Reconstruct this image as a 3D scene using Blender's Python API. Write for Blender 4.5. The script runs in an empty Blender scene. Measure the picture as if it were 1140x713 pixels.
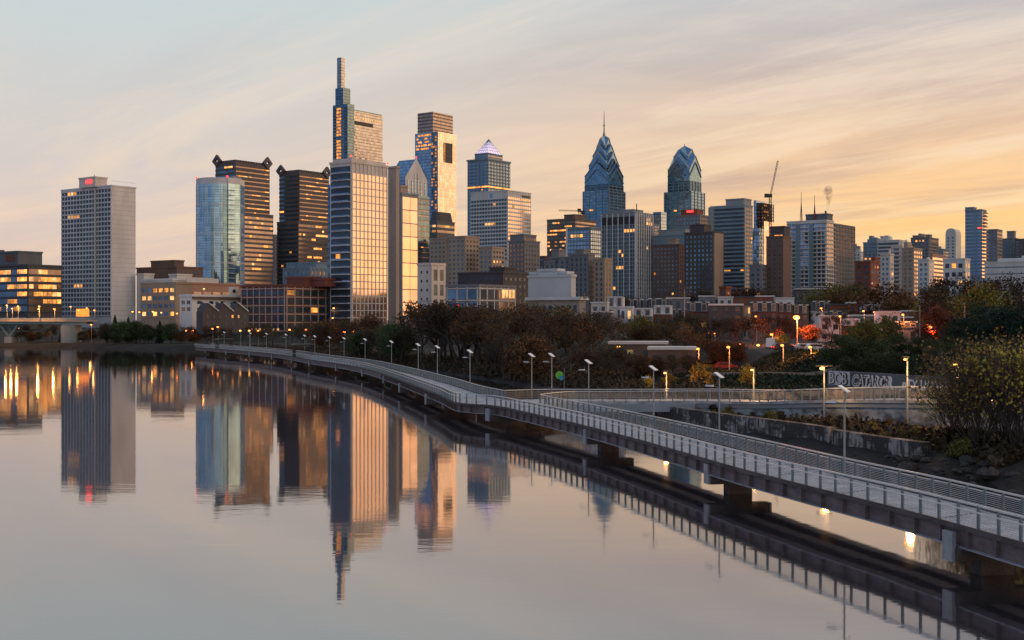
import bpy, math, random
import numpy as np
from mathutils import Vector, Matrix, Euler
R = math.radians
rng = random.Random(7)
S = bpy.context.scene
C = S.collection
HC = 12.0            # eye height over the water
F = 1400.0           # focal length in photo pixels (1140 wide)

# ------------------------------------------------------------------ camera
cam = bpy.data.cameras.new('camera'); co = bpy.data.objects.new('camera', cam); C.objects.link(co)
cam.sensor_width = 36; cam.lens = 36*F/1140; cam.clip_start = .5; cam.clip_end = 30000
co.location = (0, 0, HC); co.rotation_euler = (R(90), 0, 0); S.camera = co

# ------------------------------------------------------------------ world, sun, exposure
SUN_AZ, SUN_EL = R(78), R(5)          # to the right of the view, low
S.view_settings.view_transform = 'Standard'; S.view_settings.look = 'None'
S.view_settings.gamma = 1; S.view_settings.use_curve_mapping = False
S.view_settings.exposure = 0.0
S.cycles.use_denoising = True
S.cycles.max_bounces = 6; S.cycles.diffuse_bounces = 2; S.cycles.glossy_bounces = 4; S.cycles.volume_bounces = 0
S.cycles.transparent_max_bounces = 8
def s2l(c): return tuple(((v/255)/12.92 if v/255 <= .04045 else ((v/255+.055)/1.055)**2.4) for v in c)
W = bpy.data.worlds.new('World'); S.world = W; W.use_nodes = True
nt = W.node_tree; nt.nodes.clear()
def N(t, **k):
    n = nt.nodes.new(t)
    for a, b in k.items(): setattr(n, a, b)
    return n
def L(a, b): nt.links.new(a, b)
out = N('ShaderNodeOutputWorld'); tc = N('ShaderNodeTexCoord'); sep = N('ShaderNodeSeparateXYZ'); L(tc.outputs['Generated'], sep.inputs[0])
def M(op, a, b=None, c=None):
    n = N('ShaderNodeMath', operation=op)
    for i, v in enumerate((a, b, c)):
        if v is None: continue
        if isinstance(v, (int, float)): n.inputs[i].default_value = v
        else: L(v, n.inputs[i])
    return n.outputs[0]
def ramp(fac, stops):
    n = N('ShaderNodeValToRGB'); e = n.color_ramp.elements
    while len(e) < len(stops): e.new(.5)
    for el, (p, c) in zip(e, stops): el.position = p; el.color = (*c, 1)
    L(fac, n.inputs[0]); return n.outputs[0]
def mixc(f, a, b):
    n = N('ShaderNodeMix', data_type='RGBA'); 
    if isinstance(f, (int, float)): n.inputs[0].default_value = f
    else: L(f, n.inputs[0])
    L(a, n.inputs[6]) if not isinstance(a, tuple) else setattr(n.inputs[6], 'default_value', (*a, 1))
    L(b, n.inputs[7]) if not isinstance(b, tuple) else setattr(n.inputs[7], 'default_value', (*b, 1))
    return n.outputs[2]
def mrange(v, a, b, lo=0., hi=1.):
    n = N('ShaderNodeMapRange', interpolation_type='SMOOTHSTEP'); L(v, n.inputs[0])
    n.inputs[1].default_value = a; n.inputs[2].default_value = b; n.inputs[3].default_value = lo; n.inputs[4].default_value = hi
    return n.outputs[0]
elev = M('MAXIMUM', sep.outputs[2], 0.0)
dt = N('ShaderNodeVectorMath', operation='DOT_PRODUCT'); L(tc.outputs['Generated'], dt.inputs[0])
dt.inputs[1].default_value = (math.sin(SUN_AZ), math.cos(SUN_AZ), 0); az = dt.outputs['Value']
def sc(c, k=1.0): return tuple(v*k for v in s2l(c))
back = ramp(elev, [(0, sc((86, 120, 166))), (.25, sc((106, 134, 172))), (1, sc((122, 140, 168)))])
left = ramp(elev, [(0, sc((224, 190, 168))), (.09, sc((214, 198, 190))), (.24, sc((196, 207, 209))), (.6, sc((136, 158, 190))), (1, sc((112, 138, 178)))])
right = ramp(elev, [(0, sc((255, 202, 128))), (.07, sc((255, 203, 134))), (.15, sc((240, 204, 168))), (.25, sc((202, 200, 198))), (.6, sc((150, 162, 184))), (1, sc((112, 138, 178)))])
gold = ramp(elev, [(0, sc((255, 160, 92), 1.3)), (.12, sc((255, 184, 122), 1.3)), (.3, sc((240, 200, 160), 1.15)), (.6, sc((175, 172, 178))), (1, sc((122, 140, 168)))])
base = mixc(mrange(az, -.95, -.2), back, left)
base = mixc(mrange(az, -.12, .52), base, right)
base = mixc(mrange(az, .55, .98), base, gold)
# thin streaky cloud sheet, on a flat layer high above, drawn out towards the left horizon
zz = M('ADD', M('MAXIMUM', sep.outputs[2], 0.0), .05)
cmb = N('ShaderNodeCombineXYZ'); L(M('DIVIDE', sep.outputs[0], zz), cmb.inputs[0]); L(M('DIVIDE', sep.outputs[1], zz), cmb.inputs[1])
mp = N('ShaderNodeMapping', vector_type='TEXTURE'); mp.inputs['Rotation'].default_value = (0, 0, R(128)); mp.inputs['Scale'].default_value = (3.2, .8, 1); L(cmb.outputs[0], mp.inputs[0])
no = N('ShaderNodeTexNoise'); no.inputs['Scale'].default_value = 1.0; no.inputs['Detail'].default_value = 9; no.inputs['Roughness'].default_value = .68; no.inputs['Distortion'].default_value = .6; L(mp.outputs[0], no.inputs['Vector'])
mp2 = N('ShaderNodeMapping', vector_type='TEXTURE'); mp2.inputs['Rotation'].default_value = (0, 0, R(132)); mp2.inputs['Scale'].default_value = (4.5, 2.2, 1); mp2.inputs['Location'].default_value = (3, 8, 0); L(cmb.outputs[0], mp2.inputs[0])
no2 = N('ShaderNodeTexNoise'); no2.inputs['Scale'].default_value = 1.0; no2.inputs['Detail'].default_value = 7; no2.inputs['Roughness'].default_value = .6; no2.inputs['Distortion'].default_value = .8; L(mp2.outputs[0], no2.inputs['Vector'])
dark = M('MULTIPLY', mrange(no2.outputs[0], .42, .66), mrange(az, -.2, .5, .3, .85))
tan = mixc(mrange(az, -.1, .5), sc((190, 188, 190)), sc((190, 160, 146)))
tan = mixc(mrange(elev, .12, .27), tan, sc((182, 184, 190)))
sky = mixc(dark, base, tan)
lightf = M('MULTIPLY', mrange(no.outputs[0], .42, .68), mrange(az, -.2, .4, .35, .75))
sky = mixc(lightf, sky, mixc(mrange(elev, 0, .3), sc((255, 218, 166)), sc((222, 212, 206))))
ns = N('ShaderNodeTexSky', sky_type='NISHITA'); ns.sun_disc = False; ns.sun_elevation = SUN_EL; ns.sun_rotation = SUN_AZ; ns.dust_density = 1.5
b1 = N('ShaderNodeBackground'); L(ns.outputs[0], b1.inputs[0]); b1.inputs[1].default_value = .05
b2 = N('ShaderNodeBackground'); L(sky, b2.inputs[0]); b2.inputs[1].default_value = 1.15
ad = N('ShaderNodeMixShader'); ad.inputs[0].default_value = .93; L(b1.outputs[0], ad.inputs[1]); L(b2.outputs[0], ad.inputs[2]); L(ad.outputs[0], out.inputs[0])
sl = bpy.data.lights.new('sun', 'SUN'); so = bpy.data.objects.new('sun', sl); C.objects.link(so)
sl.energy = 1.5; sl.angle = R(90); sl.color = (1, .62, .34)
sd = Vector((math.sin(SUN_AZ)*math.cos(SUN_EL), math.cos(SUN_AZ)*math.cos(SUN_EL), math.sin(SUN_EL)))
so.rotation_euler = sd.to_track_quat('Z', 'Y').to_euler()

# ------------------------------------------------------------------ materials
def mat(name, col, rough=.8, metal=0., noise=.0, nscale=.3, emit=None, estr=0, rnd=0., bump=0., bscale=5., spec=.5, aniso=None, hue=0.):
    m = bpy.data.materials.new(name); m.use_nodes = True
    global nt; nt = m.node_tree; p = nt.nodes['Principled BSDF']
    p.inputs['Roughness'].default_value = rough; p.inputs['Metallic'].default_value = metal
    p.inputs['Specular IOR Level'].default_value = spec
    c = None
    geo = N('ShaderNodeNewGeometry')
    if noise or rnd:
        t = N('ShaderNodeTexNoise'); t.inputs['Scale'].default_value = nscale; t.inputs['Detail'].default_value = 6; t.inputs['Roughness'].default_value = .65
        if aniso:
            q = N('ShaderNodeMapping'); q.inputs['Scale'].default_value = aniso; L(geo.outputs['Position'], q.inputs[0]); L(q.outputs[0], t.inputs['Vector'])
        else: L(geo.outputs['Position'], t.inputs['Vector'])
        f = mrange(t.outputs[0], .3, .7, 1-noise, 1+noise)
        if rnd:
            oi = N('ShaderNodeObjectInfo')
            f = M('MULTIPLY', f, M('ADD', M('MULTIPLY', oi.outputs['Random'], 2*rnd), 1-rnd))
        vm = N('ShaderNodeVectorMath', operation='SCALE'); vm.inputs[0].default_value = col; L(f, vm.inputs['Scale'])
        c = vm.outputs[0]
        if hue:
            hs = N('ShaderNodeHueSaturation'); oi2 = N('ShaderNodeObjectInfo')
            L(M('ADD', M('MULTIPLY', oi2.outputs['Random'], 2*hue), .5-hue), hs.inputs['Hue']); L(c, hs.inputs['Color']); c = hs.outputs[0]
        L(c, p.inputs['Base Color'])
    else: p.inputs['Base Color'].default_value = (*col, 1)
    if bump:
        t2 = N('ShaderNodeTexNoise'); t2.inputs['Scale'].default_value = bscale; t2.inputs['Detail'].default_value = 4; L(geo.outputs['Position'], t2.inputs['Vector'])
        b = N('ShaderNodeBump'); b.inputs['Strength'].default_value = bump; b.inputs['Distance'].default_value = .3; L(t2.outputs[0], b.inputs['Height']); L(b.outputs[0], p.inputs['Normal'])
    if emit:
        if noise or rnd:
            vs = N('ShaderNodeVectorMath', operation='SCALE'); vs.inputs[0].default_value = emit; L(f, vs.inputs['Scale']); L(vs.outputs[0], p.inputs['Emission Color'])
        else: p.inputs['Emission Color'].default_value = (*emit, 1)
        p.inputs['Emission Strength'].default_value = estr
    return m
MT = {}
def wall(k, c, n=.14, s=.06, r=.85, **kw): MT[k] = mat(k, c, r, 0, n, s, aniso=(1, 1, .35), **kw)
wall('pale_concrete', (.60, .54, .50)); wall('white_concrete', (.60, .59, .58)); wall('beige_stone', (.36, .29, .24)); wall('tan_stone', (.33, .25, .19))
wall('grey_concrete', (.25, .28, .30)); wall('dark_concrete', (.11, .125, .14)); wall('tower_white', (.64, .63, .64)); wall('brown_brick', (.15, .10, .085)); wall('dark_brick', (.08, .07, .075))
wall('red_brick', (.20, .065, .045)); wall('granite', (.12, .10, .098)); wall('blue_grey', (.18, .25, .31)); wall('salmon', (.42, .24, .18)); wall('mauve_stone', (.19, .19, .205))
wall('roof_dark', (.06, .06, .065)); wall('roof_white', (.66, .64, .62)); wall('slate', (.07, .075, .085)); wall('white_paint', (.72, .70, .68))
def glass(k, c, metal=.85, rough=.06, fh=3.9, bw=3.0, span=.55, wob=.02):
    """curtain wall glass: rows of panes with a slightly darker floor edge, every pane a little out of true"""
    m = bpy.data.materials.new(k); m.use_nodes = True
    global nt; nt = m.node_tree; p = nt.nodes['Principled BSDF']
    t = N('ShaderNodeTexCoord'); sp = N('ShaderNodeSeparateXYZ'); L(t.outputs['Object'], sp.inputs[0])
    u = M('ADD', sp.outputs[0], sp.outputs[1])
    fz = M('FRACT', M('DIVIDE', sp.outputs[2], fh)); fu = M('FRACT', M('DIVIDE', u, bw))
    cell = N('ShaderNodeCombineXYZ'); L(M('FLOOR', M('DIVIDE', u, bw)), cell.inputs[0]); L(M('FLOOR', M('DIVIDE', sp.outputs[2], fh)), cell.inputs[1])
    wn = N('ShaderNodeTexWhiteNoise'); L(cell.outputs[0], wn.inputs['Vector'])
    k1 = M('MULTIPLY', M('LESS_THAN', fz, .26), 1-span); k2 = M('MULTIPLY', M('LESS_THAN', fu, .1), .3)
    f = M('MULTIPLY', M('SUBTRACT', 1.0, M('MAXIMUM', k1, k2)), M('ADD', M('MULTIPLY', wn.outputs['Value'], .35), .8))
    v = N('ShaderNodeVectorMath', operation='SCALE'); v.inputs[0].default_value = c; L(f, v.inputs['Scale']); L(v.outputs[0], p.inputs['Base Color'])
    p.inputs['Metallic'].default_value = metal; p.inputs['Roughness'].default_value = rough
    g = N('ShaderNodeNewGeometry'); s1 = N('ShaderNodeVectorMath', operation='SUBTRACT'); L(wn.outputs['Color'], s1.inputs[0]); s1.inputs[1].default_value = (.5, .5, .5)
    s2 = N('ShaderNodeVectorMath', operation='SCALE'); L(s1.outputs[0], s2.inputs[0]); s2.inputs['Scale'].default_value = wob
    s3 = N('ShaderNodeVectorMath', operation='ADD'); L(g.outputs['Normal'], s3.inputs[0]); L(s2.outputs[0], s3.inputs[1])
    s4 = N('ShaderNodeVectorMath', operation='NORMALIZE'); L(s3.outputs[0], s4.inputs[0]); L(s4.outputs[0], p.inputs['Normal'])
    MT[k] = m
glass('blue_glass', (.28, .40, .54)); glass('teal_glass', (.40, .40, .42)); glass('pale_glass', (.70, .68, .66), span=.8); glass('dark_glass', (.15, .23, .30)); glass('sky_gold_glass', (.78, .64, .55), span=.9, bw=4.5)  # the gold tint carries the sky glow reflected by right faces
glass('crown_glass', (.16, .30, .44), fh=2.4, span=.8)
MT['pane'] = mat('window_pane', (.15, .23, .30), .12, .75, .25, .15, rnd=.3)
MT['pane_sky_gold'] = mat('window_pane_bright', (.74, .57, .46), .07, .9, .1, .1, rnd=.12)  # gold sky reflection is put into the pane tint
MT['pane_bronze'] = mat('window_pane_bronze', (.25, .195, .165), .12, .85, .12, .1, rnd=.15)  # right face copy of the pane, orange sky glow in its tint
MT['pane_warm'] = mat('window_pane_warm', (.26, .215, .20), .12, .8, .2, .12, rnd=.25)  # right face copy of the plain pane, warm glow in its tint
MT['pane_dim'] = mat('window_pane_dim', (.06, .085, .11), .2, .5, .25, .15, rnd=.3)
MT['lit'] = mat('lit_pane', (.1, .06, .03), .6, 0, .75, .25, emit=(1.0, .36, .07), estr=1.15, rnd=.5)
MT['lit_pale'] = mat('lit_pane_pale', (.1, .08, .05), .6, 0, .5, .25, emit=(1.0, .52, .18), estr=1.0, rnd=.4)
MT['lamp_orange'] = mat('lamp_orange', (.2, .1, .05), .5, emit=(1, .24, .04), estr=7)
MT['lamp_red_orange'] = mat('lamp_red_orange', (.2, .1, .05), .5, emit=(1, .16, .03), estr=9)
MT['lamp_red'] = mat('lamp_red', (.2, .02, .02), .5, emit=(1, .03, .03), estr=4)
MT['lamp_yellow'] = mat('lamp_yellow', (.2, .15, .05), .5, emit=(1, .42, .10), estr=5)
MT['pyramid_light'] = mat('pyramid_light', (.5, .45, .5), .5, emit=(.88, .68, .92), estr=.8)
MT['trim_light'] = mat('trim_light', (.22, .27, .31), .5, emit=(.9, .75, .45), estr=.10)
MT['steel'] = mat('steel_grey', (.26, .29, .31), .5, .35, .1, 2.)
MT['rail'] = mat('railing_paint', (.13, .18, .205), .45, .2, .12, 1.5)
MT['rail_bar'] = mat('railing_bars', (.50, .53, .55), .4, .3, .1, 1.5)
MT['rail_top'] = mat('handrail_steel', (.62, .64, .65), .35, .6, .08, 2.)
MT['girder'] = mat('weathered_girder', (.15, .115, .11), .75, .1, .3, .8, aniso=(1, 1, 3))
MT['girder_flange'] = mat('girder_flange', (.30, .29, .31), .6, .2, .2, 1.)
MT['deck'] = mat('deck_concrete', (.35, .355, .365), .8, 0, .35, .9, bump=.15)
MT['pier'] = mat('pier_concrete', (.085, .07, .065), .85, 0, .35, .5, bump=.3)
MT['old_concrete'] = mat('stained_concrete', (.15, .135, .125), .9, 0, .95, .7, aniso=(1, 1, .25), bump=.4)
MT['ramp_concrete'] = mat('ramp_concrete', (.23, .265, .29), .9, 0, .7, .5, aniso=(1, 1, 2), bump=.2)
MT['asphalt'] = mat('asphalt', (.05, .05, .052), .85, 0, .2, 1.)
def wallstain():
    m = mat('stained_concrete', (.1, .1, .1), .9, bump=.4); global nt; nt = m.node_tree; p = nt.nodes['Principled BSDF']; g = N('ShaderNodeNewGeometry')
    q = N('ShaderNodeMapping'); q.inputs['Scale'].default_value = (.28, .28, .5); L(g.outputs['Position'], q.inputs[0]); t = N('ShaderNodeTexNoise'); t.inputs['Detail'].default_value = 8; t.inputs['Roughness'].default_value = .7; t.inputs['Scale'].default_value = 1; L(q.outputs[0], t.inputs[0])
    q2 = N('ShaderNodeMapping'); q2.inputs['Scale'].default_value = (3, 3, .4); L(g.outputs['Position'], q2.inputs[0]); t2 = N('ShaderNodeTexNoise'); t2.inputs['Detail'].default_value = 6; t2.inputs['Scale'].default_value = 1; L(q2.outputs[0], t2.inputs[0])
    c = mixc(mrange(t.outputs[0], .47, .60), (.045, .038, .034), (.34, .31, .29)); L(mixc(mrange(t2.outputs[0], .45, .62), c, (.04, .035, .032)), p.inputs['Base Color']); return m
MT['old_concrete'] = wallstain()
MT['rock'] = mat('rock', (.045, .038, .035), .9, 0, .4, 1.5, rnd=.4, bump=.5)
MT['black'] = mat('black_metal', (.02, .02, .022), .5)
MT['bark'] = mat('bark', (.06, .05, .043), .95, 0, .35, 3., rnd=.2)
MT['smoke'] = None
def leaf(k, c, rnd=.35, hue=.015): MT[k] = mat('foliage_'+k, c, .75, 0, .55, .35, rnd=rnd, hue=hue, spec=.2)
leaf('rust', (.095, .045, .02)); leaf('brown', (.058, .042, .026)); leaf('green', (.045, .066, .026)); leaf('olive', (.11, .10, .025)); leaf('conifer', (.016, .034, .024)); leaf('yellow', (.42, .24, .035)); leaf('redleaf', (.10, .032, .02)); leaf('ochre', (.24, .16, .035), hue=.035); leaf('ivy', (.022, .038, .018))

# ------------------------------------------------------------------ mesh helpers
class MB:
    def __init__(s): s.v = []; s.f = []; s.m = []; s.mats = []
    def mi(s, k):
        if k not in s.mats: s.mats.append(k)
        return s.mats.index(k)
    def add(s, vs, fs, k):
        o = len(s.v); s.v += [tuple(v) for v in vs]; i = s.mi(k)
        for f in fs: s.f.append(tuple(o+j for j in f)); s.m.append(i)
    def box(s, x0, x1, y0, y1, z0, z1, k):
        s.add([(x0, y0, z0), (x1, y0, z0), (x1, y1, z0), (x0, y1, z0), (x0, y0, z1), (x1, y0, z1), (x1, y1, z1), (x0, y1, z1)],
              [(0, 3, 2, 1), (4, 5, 6, 7), (0, 1, 5, 4), (1, 2, 6, 5), (2, 3, 7, 6), (3, 0, 4, 7)], k)
    def obox(s, c, ux, hx, hy, z0, z1, k):
        """box about c=(x,y), ux = unit direction of its long side"""
        uy = (-ux[1], ux[0]); P = []
        for z in (z0, z1):
            for a, b in ((-hx, -hy), (hx, -hy), (hx, hy), (-hx, hy)):
                P.append((c[0]+ux[0]*a+uy[0]*b, c[1]+ux[1]*a+uy[1]*b, z))
        s.add(P, [(0, 3, 2, 1), (4, 5, 6, 7), (0, 1, 5, 4), (1, 2, 6, 5), (2, 3, 7, 6), (3, 0, 4, 7)], k)
    def beam(s, a, b, r, k, n=4, r2=None):
        a = Vector(a); b = Vector(b); d = (b-a)
        if d.length < 1e-6: return
        d.normalize(); u = d.orthogonal().normalized() if abs(d.z) < .99 else Vector((1, 0, 0)); w = d.cross(u)
        if n == 4 and abs(d.z) < .99: u = Vector((-d.y, d.x, 0)).normalized(); w = d.cross(u); u, w = (u+w)*.7071, (u-w)*.7071; r = r*1.2
        r2 = r if r2 is None else r2; P = []
        for q, rr in ((a, r), (b, r2)):
            for i in range(n): t = 2*math.pi*i/n; P.append(q+u*math.cos(t)*rr+w*math.sin(t)*rr)
        s.add(P, [tuple((i, (i+1) % n, n+(i+1) % n, n+i)) for i in range(n)]+[tuple(range(n-1, -1, -1)), tuple(range(n, 2*n))], k)
    def prism(s, pts, z0, z1, k):
        n = len(pts)
        s.add([(x, y, z0) for x, y in pts]+[(x, y, z1) for x, y in pts], [(i, (i+1) % n, n+(i+1) % n, n+i) for i in range(n)]+[tuple(range(n-1, -1, -1)), tuple(range(n, 2*n))], k)
    def sphere(s, c, r, k, nu=8, nv=6, sz=1.):
        P = []
        for j in range(nv+1):
            t = math.pi*j/nv
            for i in range(nu): a = 2*math.pi*i/nu; P.append((c[0]+r*math.sin(t)*math.cos(a), c[1]+r*math.sin(t)*math.sin(a), c[2]+r*sz*math.cos(t)))
        s.add(P, [(j*nu+i, (j+1)*nu+i, (j+1)*nu+(i+1) % nu, j*nu+(i+1) % nu) for j in range(nv) for i in range(nu)], k)
    def mesh(s, name):
        me = bpy.data.meshes.new(name); me.from_pydata(s.v, [], s.f)
        for k in s.mats: me.materials.append(MT[k])
        if len(s.mats) > 1: me.polygons.foreach_set('material_index', s.m)
        me.update(); return me
    def build(s, name, parent=None, loc=None, smooth=False):
        me = s.mesh(name)
        if smooth: me.polygons.foreach_set('use_smooth', [True]*len(me.polygons))
        o = bpy.data.objects.new(name, me); C.objects.link(o)
        if parent: o.parent = parent
        if loc: o.location = loc
        return o
def tag(o, label=None, cat=None, group=None, kind=None):
    for k, v in (('label', label), ('category', cat), ('group', group), ('kind', kind)):
        if v: o[k] = v
    return o
def empty(name, loc, rz=0, label=None, cat=None, group=None):
    o = bpy.data.objects.new(name, None); C.objects.link(o); o.location = loc; o.rotation_euler = (0, 0, rz); o.empty_display_size = 1
    return tag(o, label, cat, group)
def kids(o): return list(KID.get(o.name, []))
KID = {}
def obj(name, me, parent, loc=(0, 0, 0), scale=None, rz=0):
    o = bpy.data.objects.new(name, me); C.objects.link(o); o.parent = parent; o.location = loc
    if scale: o.scale = scale
    if rz: o.rotation_euler = (0, 0, rz)
    return o
def copy_tree(o, loc, rz=0, s=1., label=None):
    c = o.copy(); C.objects.link(c); c.location = loc; c.rotation_euler = (0, 0, rz); c.scale = (s, s, s)
    if label: c['label'] = label
    for ch in o.children:
        d = ch.copy(); C.objects.link(d); d.parent = c
        for g in ch.children:
            e = g.copy(); C.objects.link(e); e.parent = d
    return c
def PX(x, y, Y): return ((x-570)/F*Y, Y, HC-(y-356.5)/F*Y)
def ss(t): t = np.clip(t, 0, 1); return t*t*(3-2*t)

# ------------------------------------------------------------------ shore line, terrain, water
SH = np.array([(-6000, 760), (-600, 640), (-260, 560), (-190, 545), (-130, 500), (-98, 456), (-68, 404), (-44, 352), (-27, 305), (-8, 250), (2, 212), (9, 182), (13.5, 160), (14, 146), (18.2, 130), (23.6, 115), (28, 102.5), (31.5, 91), (39, 78), (57, 59), (92, 30), (150, -60), (200, -600)], float)
def sdist(x, y):
    x = np.asarray(x, float); y = np.asarray(y, float); best = np.full(x.shape, 1e9); sg = np.ones(x.shape)
    for a, b in zip(SH[:-1], SH[1:]):
        d = b-a; t = np.clip(((x-a[0])*d[0]+(y-a[1])*d[1])/(d@d), 0, 1)
        qx = x-(a[0]+t*d[0]); qy = y-(a[1]+t*d[1]); dd = np.hypot(qx, qy)
        cr = d[0]*qy-d[1]*qx; m = dd < best
        best = np.where(m, dd, best); sg = np.where(m, np.sign(cr), sg)
    return best*sg
def height(x, y):
    d = sdist(x, y); x = np.asarray(x, float); y = np.asarray(y, float)
    h = -2.5+3.1*ss((d+2.5)/7.5)+1.0*ss((d-5.5)/3)+.8*ss((d-27)/10)+3.7*ss((d-44)/10)+2.2*ss((d-150)/200)+2.0*ss((d-450)/600)
    wob = .12*np.sin(x*.31+y*.17)*np.sin(y*.23-x*.11)
    return h+wob*ss((d)/6)
def gz(x, y): return float(height(np.array([x]), np.array([y]))[0])
def terrain():
    ys = np.concatenate([np.arange(-300, 40, 20), np.arange(40, 260, 3.0), np.arange(260, 600, 9), np.geomspace(600, 9000, 40)])
    xr = np.concatenate([np.arange(0, 120, 3.0), np.arange(120, 420, 12), np.geomspace(420, 7000, 24)])
    xs = np.concatenate([-xr[:0:-1], xr]); X, Y = np.meshgrid(xs, ys); Z = height(X, Y); D = sdist(X, Y)
    nx, ny = len(xs), len(ys); vs = np.stack([X, Y, Z], -1).reshape(-1, 3); D = D.reshape(-1)
    fs = []
    for j in range(ny-1):
        for i in range(nx-1):
            q = (j*nx+i, j*nx+i+1, (j+1)*nx+i+1, (j+1)*nx+i)
            if max(D[k] for k in q) > -45: fs.append(q)
    me = bpy.data.meshes.new('ground'); me.from_pydata(vs.tolist(), [], fs)
    m = bpy.data.materials.new('ground'); m.use_nodes = True
    global nt; nt = m.node_tree; p = nt.nodes['Principled BSDF']; g = N('ShaderNodeNewGeometry')
    t = N('ShaderNodeTexNoise'); t.inputs['Scale'].default_value = .08; t.inputs['Detail'].default_value = 8; L(g.outputs['Position'], t.inputs[0])
    t2 = N('ShaderNodeTexNoise'); t2.inputs['Scale'].default_value = 2.; t2.inputs['Detail'].default_value = 5; L(g.outputs['Position'], t2.inputs[0])
    c = mixc(mrange(t.outputs[0], .42, .58), (.014, .020, .010), (.024, .020, .014)); sp = N('ShaderNodeSeparateXYZ'); L(g.outputs['Position'], sp.inputs[0])
    c = mixc(mrange(sp.outputs[2], .6, 1.4), (.011, .009, .008), c)
    v = N('ShaderNodeVectorMath', operation='SCALE'); L(c, v.inputs[0]); L(mrange(t2.outputs[0], .3, .7, .6, 1.4), v.inputs['Scale']); L(v.outputs[0], p.inputs['Base Color']); p.inputs['Roughness'].default_value = .95
    b = N('ShaderNodeBump'); b.inputs['Strength'].default_value = .6; b.inputs['Distance'].default_value = .2; L(t2.outputs[0], b.inputs['Height']); L(b.outputs[0], p.inputs['Normal'])
    me.materials.append(m); o = bpy.data.objects.new('ground', me); C.objects.link(o); tag(o, kind='structure')
terrain()
def water():
    m = bpy.data.materials.new('water'); m.use_nodes = True
    global nt; nt = m.node_tree; nt.nodes.remove(nt.nodes['Principled BSDF']); o_ = nt.nodes['Material Output']
    g = N('ShaderNodeNewGeometry')
    q = N('ShaderNodeMapping'); q.inputs['Scale'].default_value = (.09, .22, 1); q.inputs['Rotation'].default_value = (0, 0, R(12)); L(g.outputs['Position'], q.inputs[0])
    t = N('ShaderNodeTexNoise'); t.inputs['Scale'].default_value = 1.; t.inputs['Detail'].default_value = 3; t.inputs['Roughness'].default_value = .5; L(q.outputs[0], t.inputs[0])
    b = N('ShaderNodeBump'); b.inputs['Strength'].default_value = .5; b.inputs['Distance'].default_value = .02; L(t.outputs[0], b.inputs['Height'])
    q2 = N('ShaderNodeMapping'); q2.inputs['Scale'].default_value = (.8, 2.2, 1); L(g.outputs['Position'], q2.inputs[0])
    t2 = N('ShaderNodeTexNoise'); t2.inputs['Scale'].default_value = 1.; t2.inputs['Detail'].default_value = 2; L(q2.outputs[0], t2.inputs[0])
    b2 = N('ShaderNodeBump'); b2.inputs['Strength'].default_value = .4; b2.inputs['Distance'].default_value = .0045; L(t2.outputs[0], b2.inputs['Height']); L(b.outputs[0], b2.inputs['Normal'])
    t3 = N('ShaderNodeTexNoise'); t3.inputs['Scale'].default_value = .012; t3.inputs['Detail'].default_value = 3; L(g.outputs['Position'], t3.inputs[0])
    di = N('ShaderNodeBsdfDiffuse'); di.inputs[0].default_value = (.035, .032, .034, 1); gl = N('ShaderNodeBsdfAnisotropic'); gl.inputs['Color'].default_value = (.93, .90, .90, 1)
    L(mrange(t3.outputs[0], .35, .7, .025, .07), gl.inputs['Roughness']); L(b2.outputs[0], gl.inputs['Normal'])
    fr = N('ShaderNodeFresnel'); fr.inputs['IOR'].default_value = 1.33; L(b.outputs[0], fr.inputs['Normal'])
    mx = N('ShaderNodeMixShader'); L(M('ADD', M('MULTIPLY', fr.outputs[0], .55), .38), mx.inputs[0]); L(di.outputs[0], mx.inputs[1]); L(gl.outputs[0], mx.inputs[2]); L(mx.outputs[0], o_.inputs[0])
    me = bpy.data.meshes.new('water'); me.from_pydata([(-7000, -300, 0), (400, -300, 0), (400, 1500, 0), (-7000, 1500, 0)], [], [(0, 1, 2, 3)]); me.materials.append(m)
    o = bpy.data.objects.new('water', me); C.objects.link(o); tag(o, kind='structure')
water()

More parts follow.
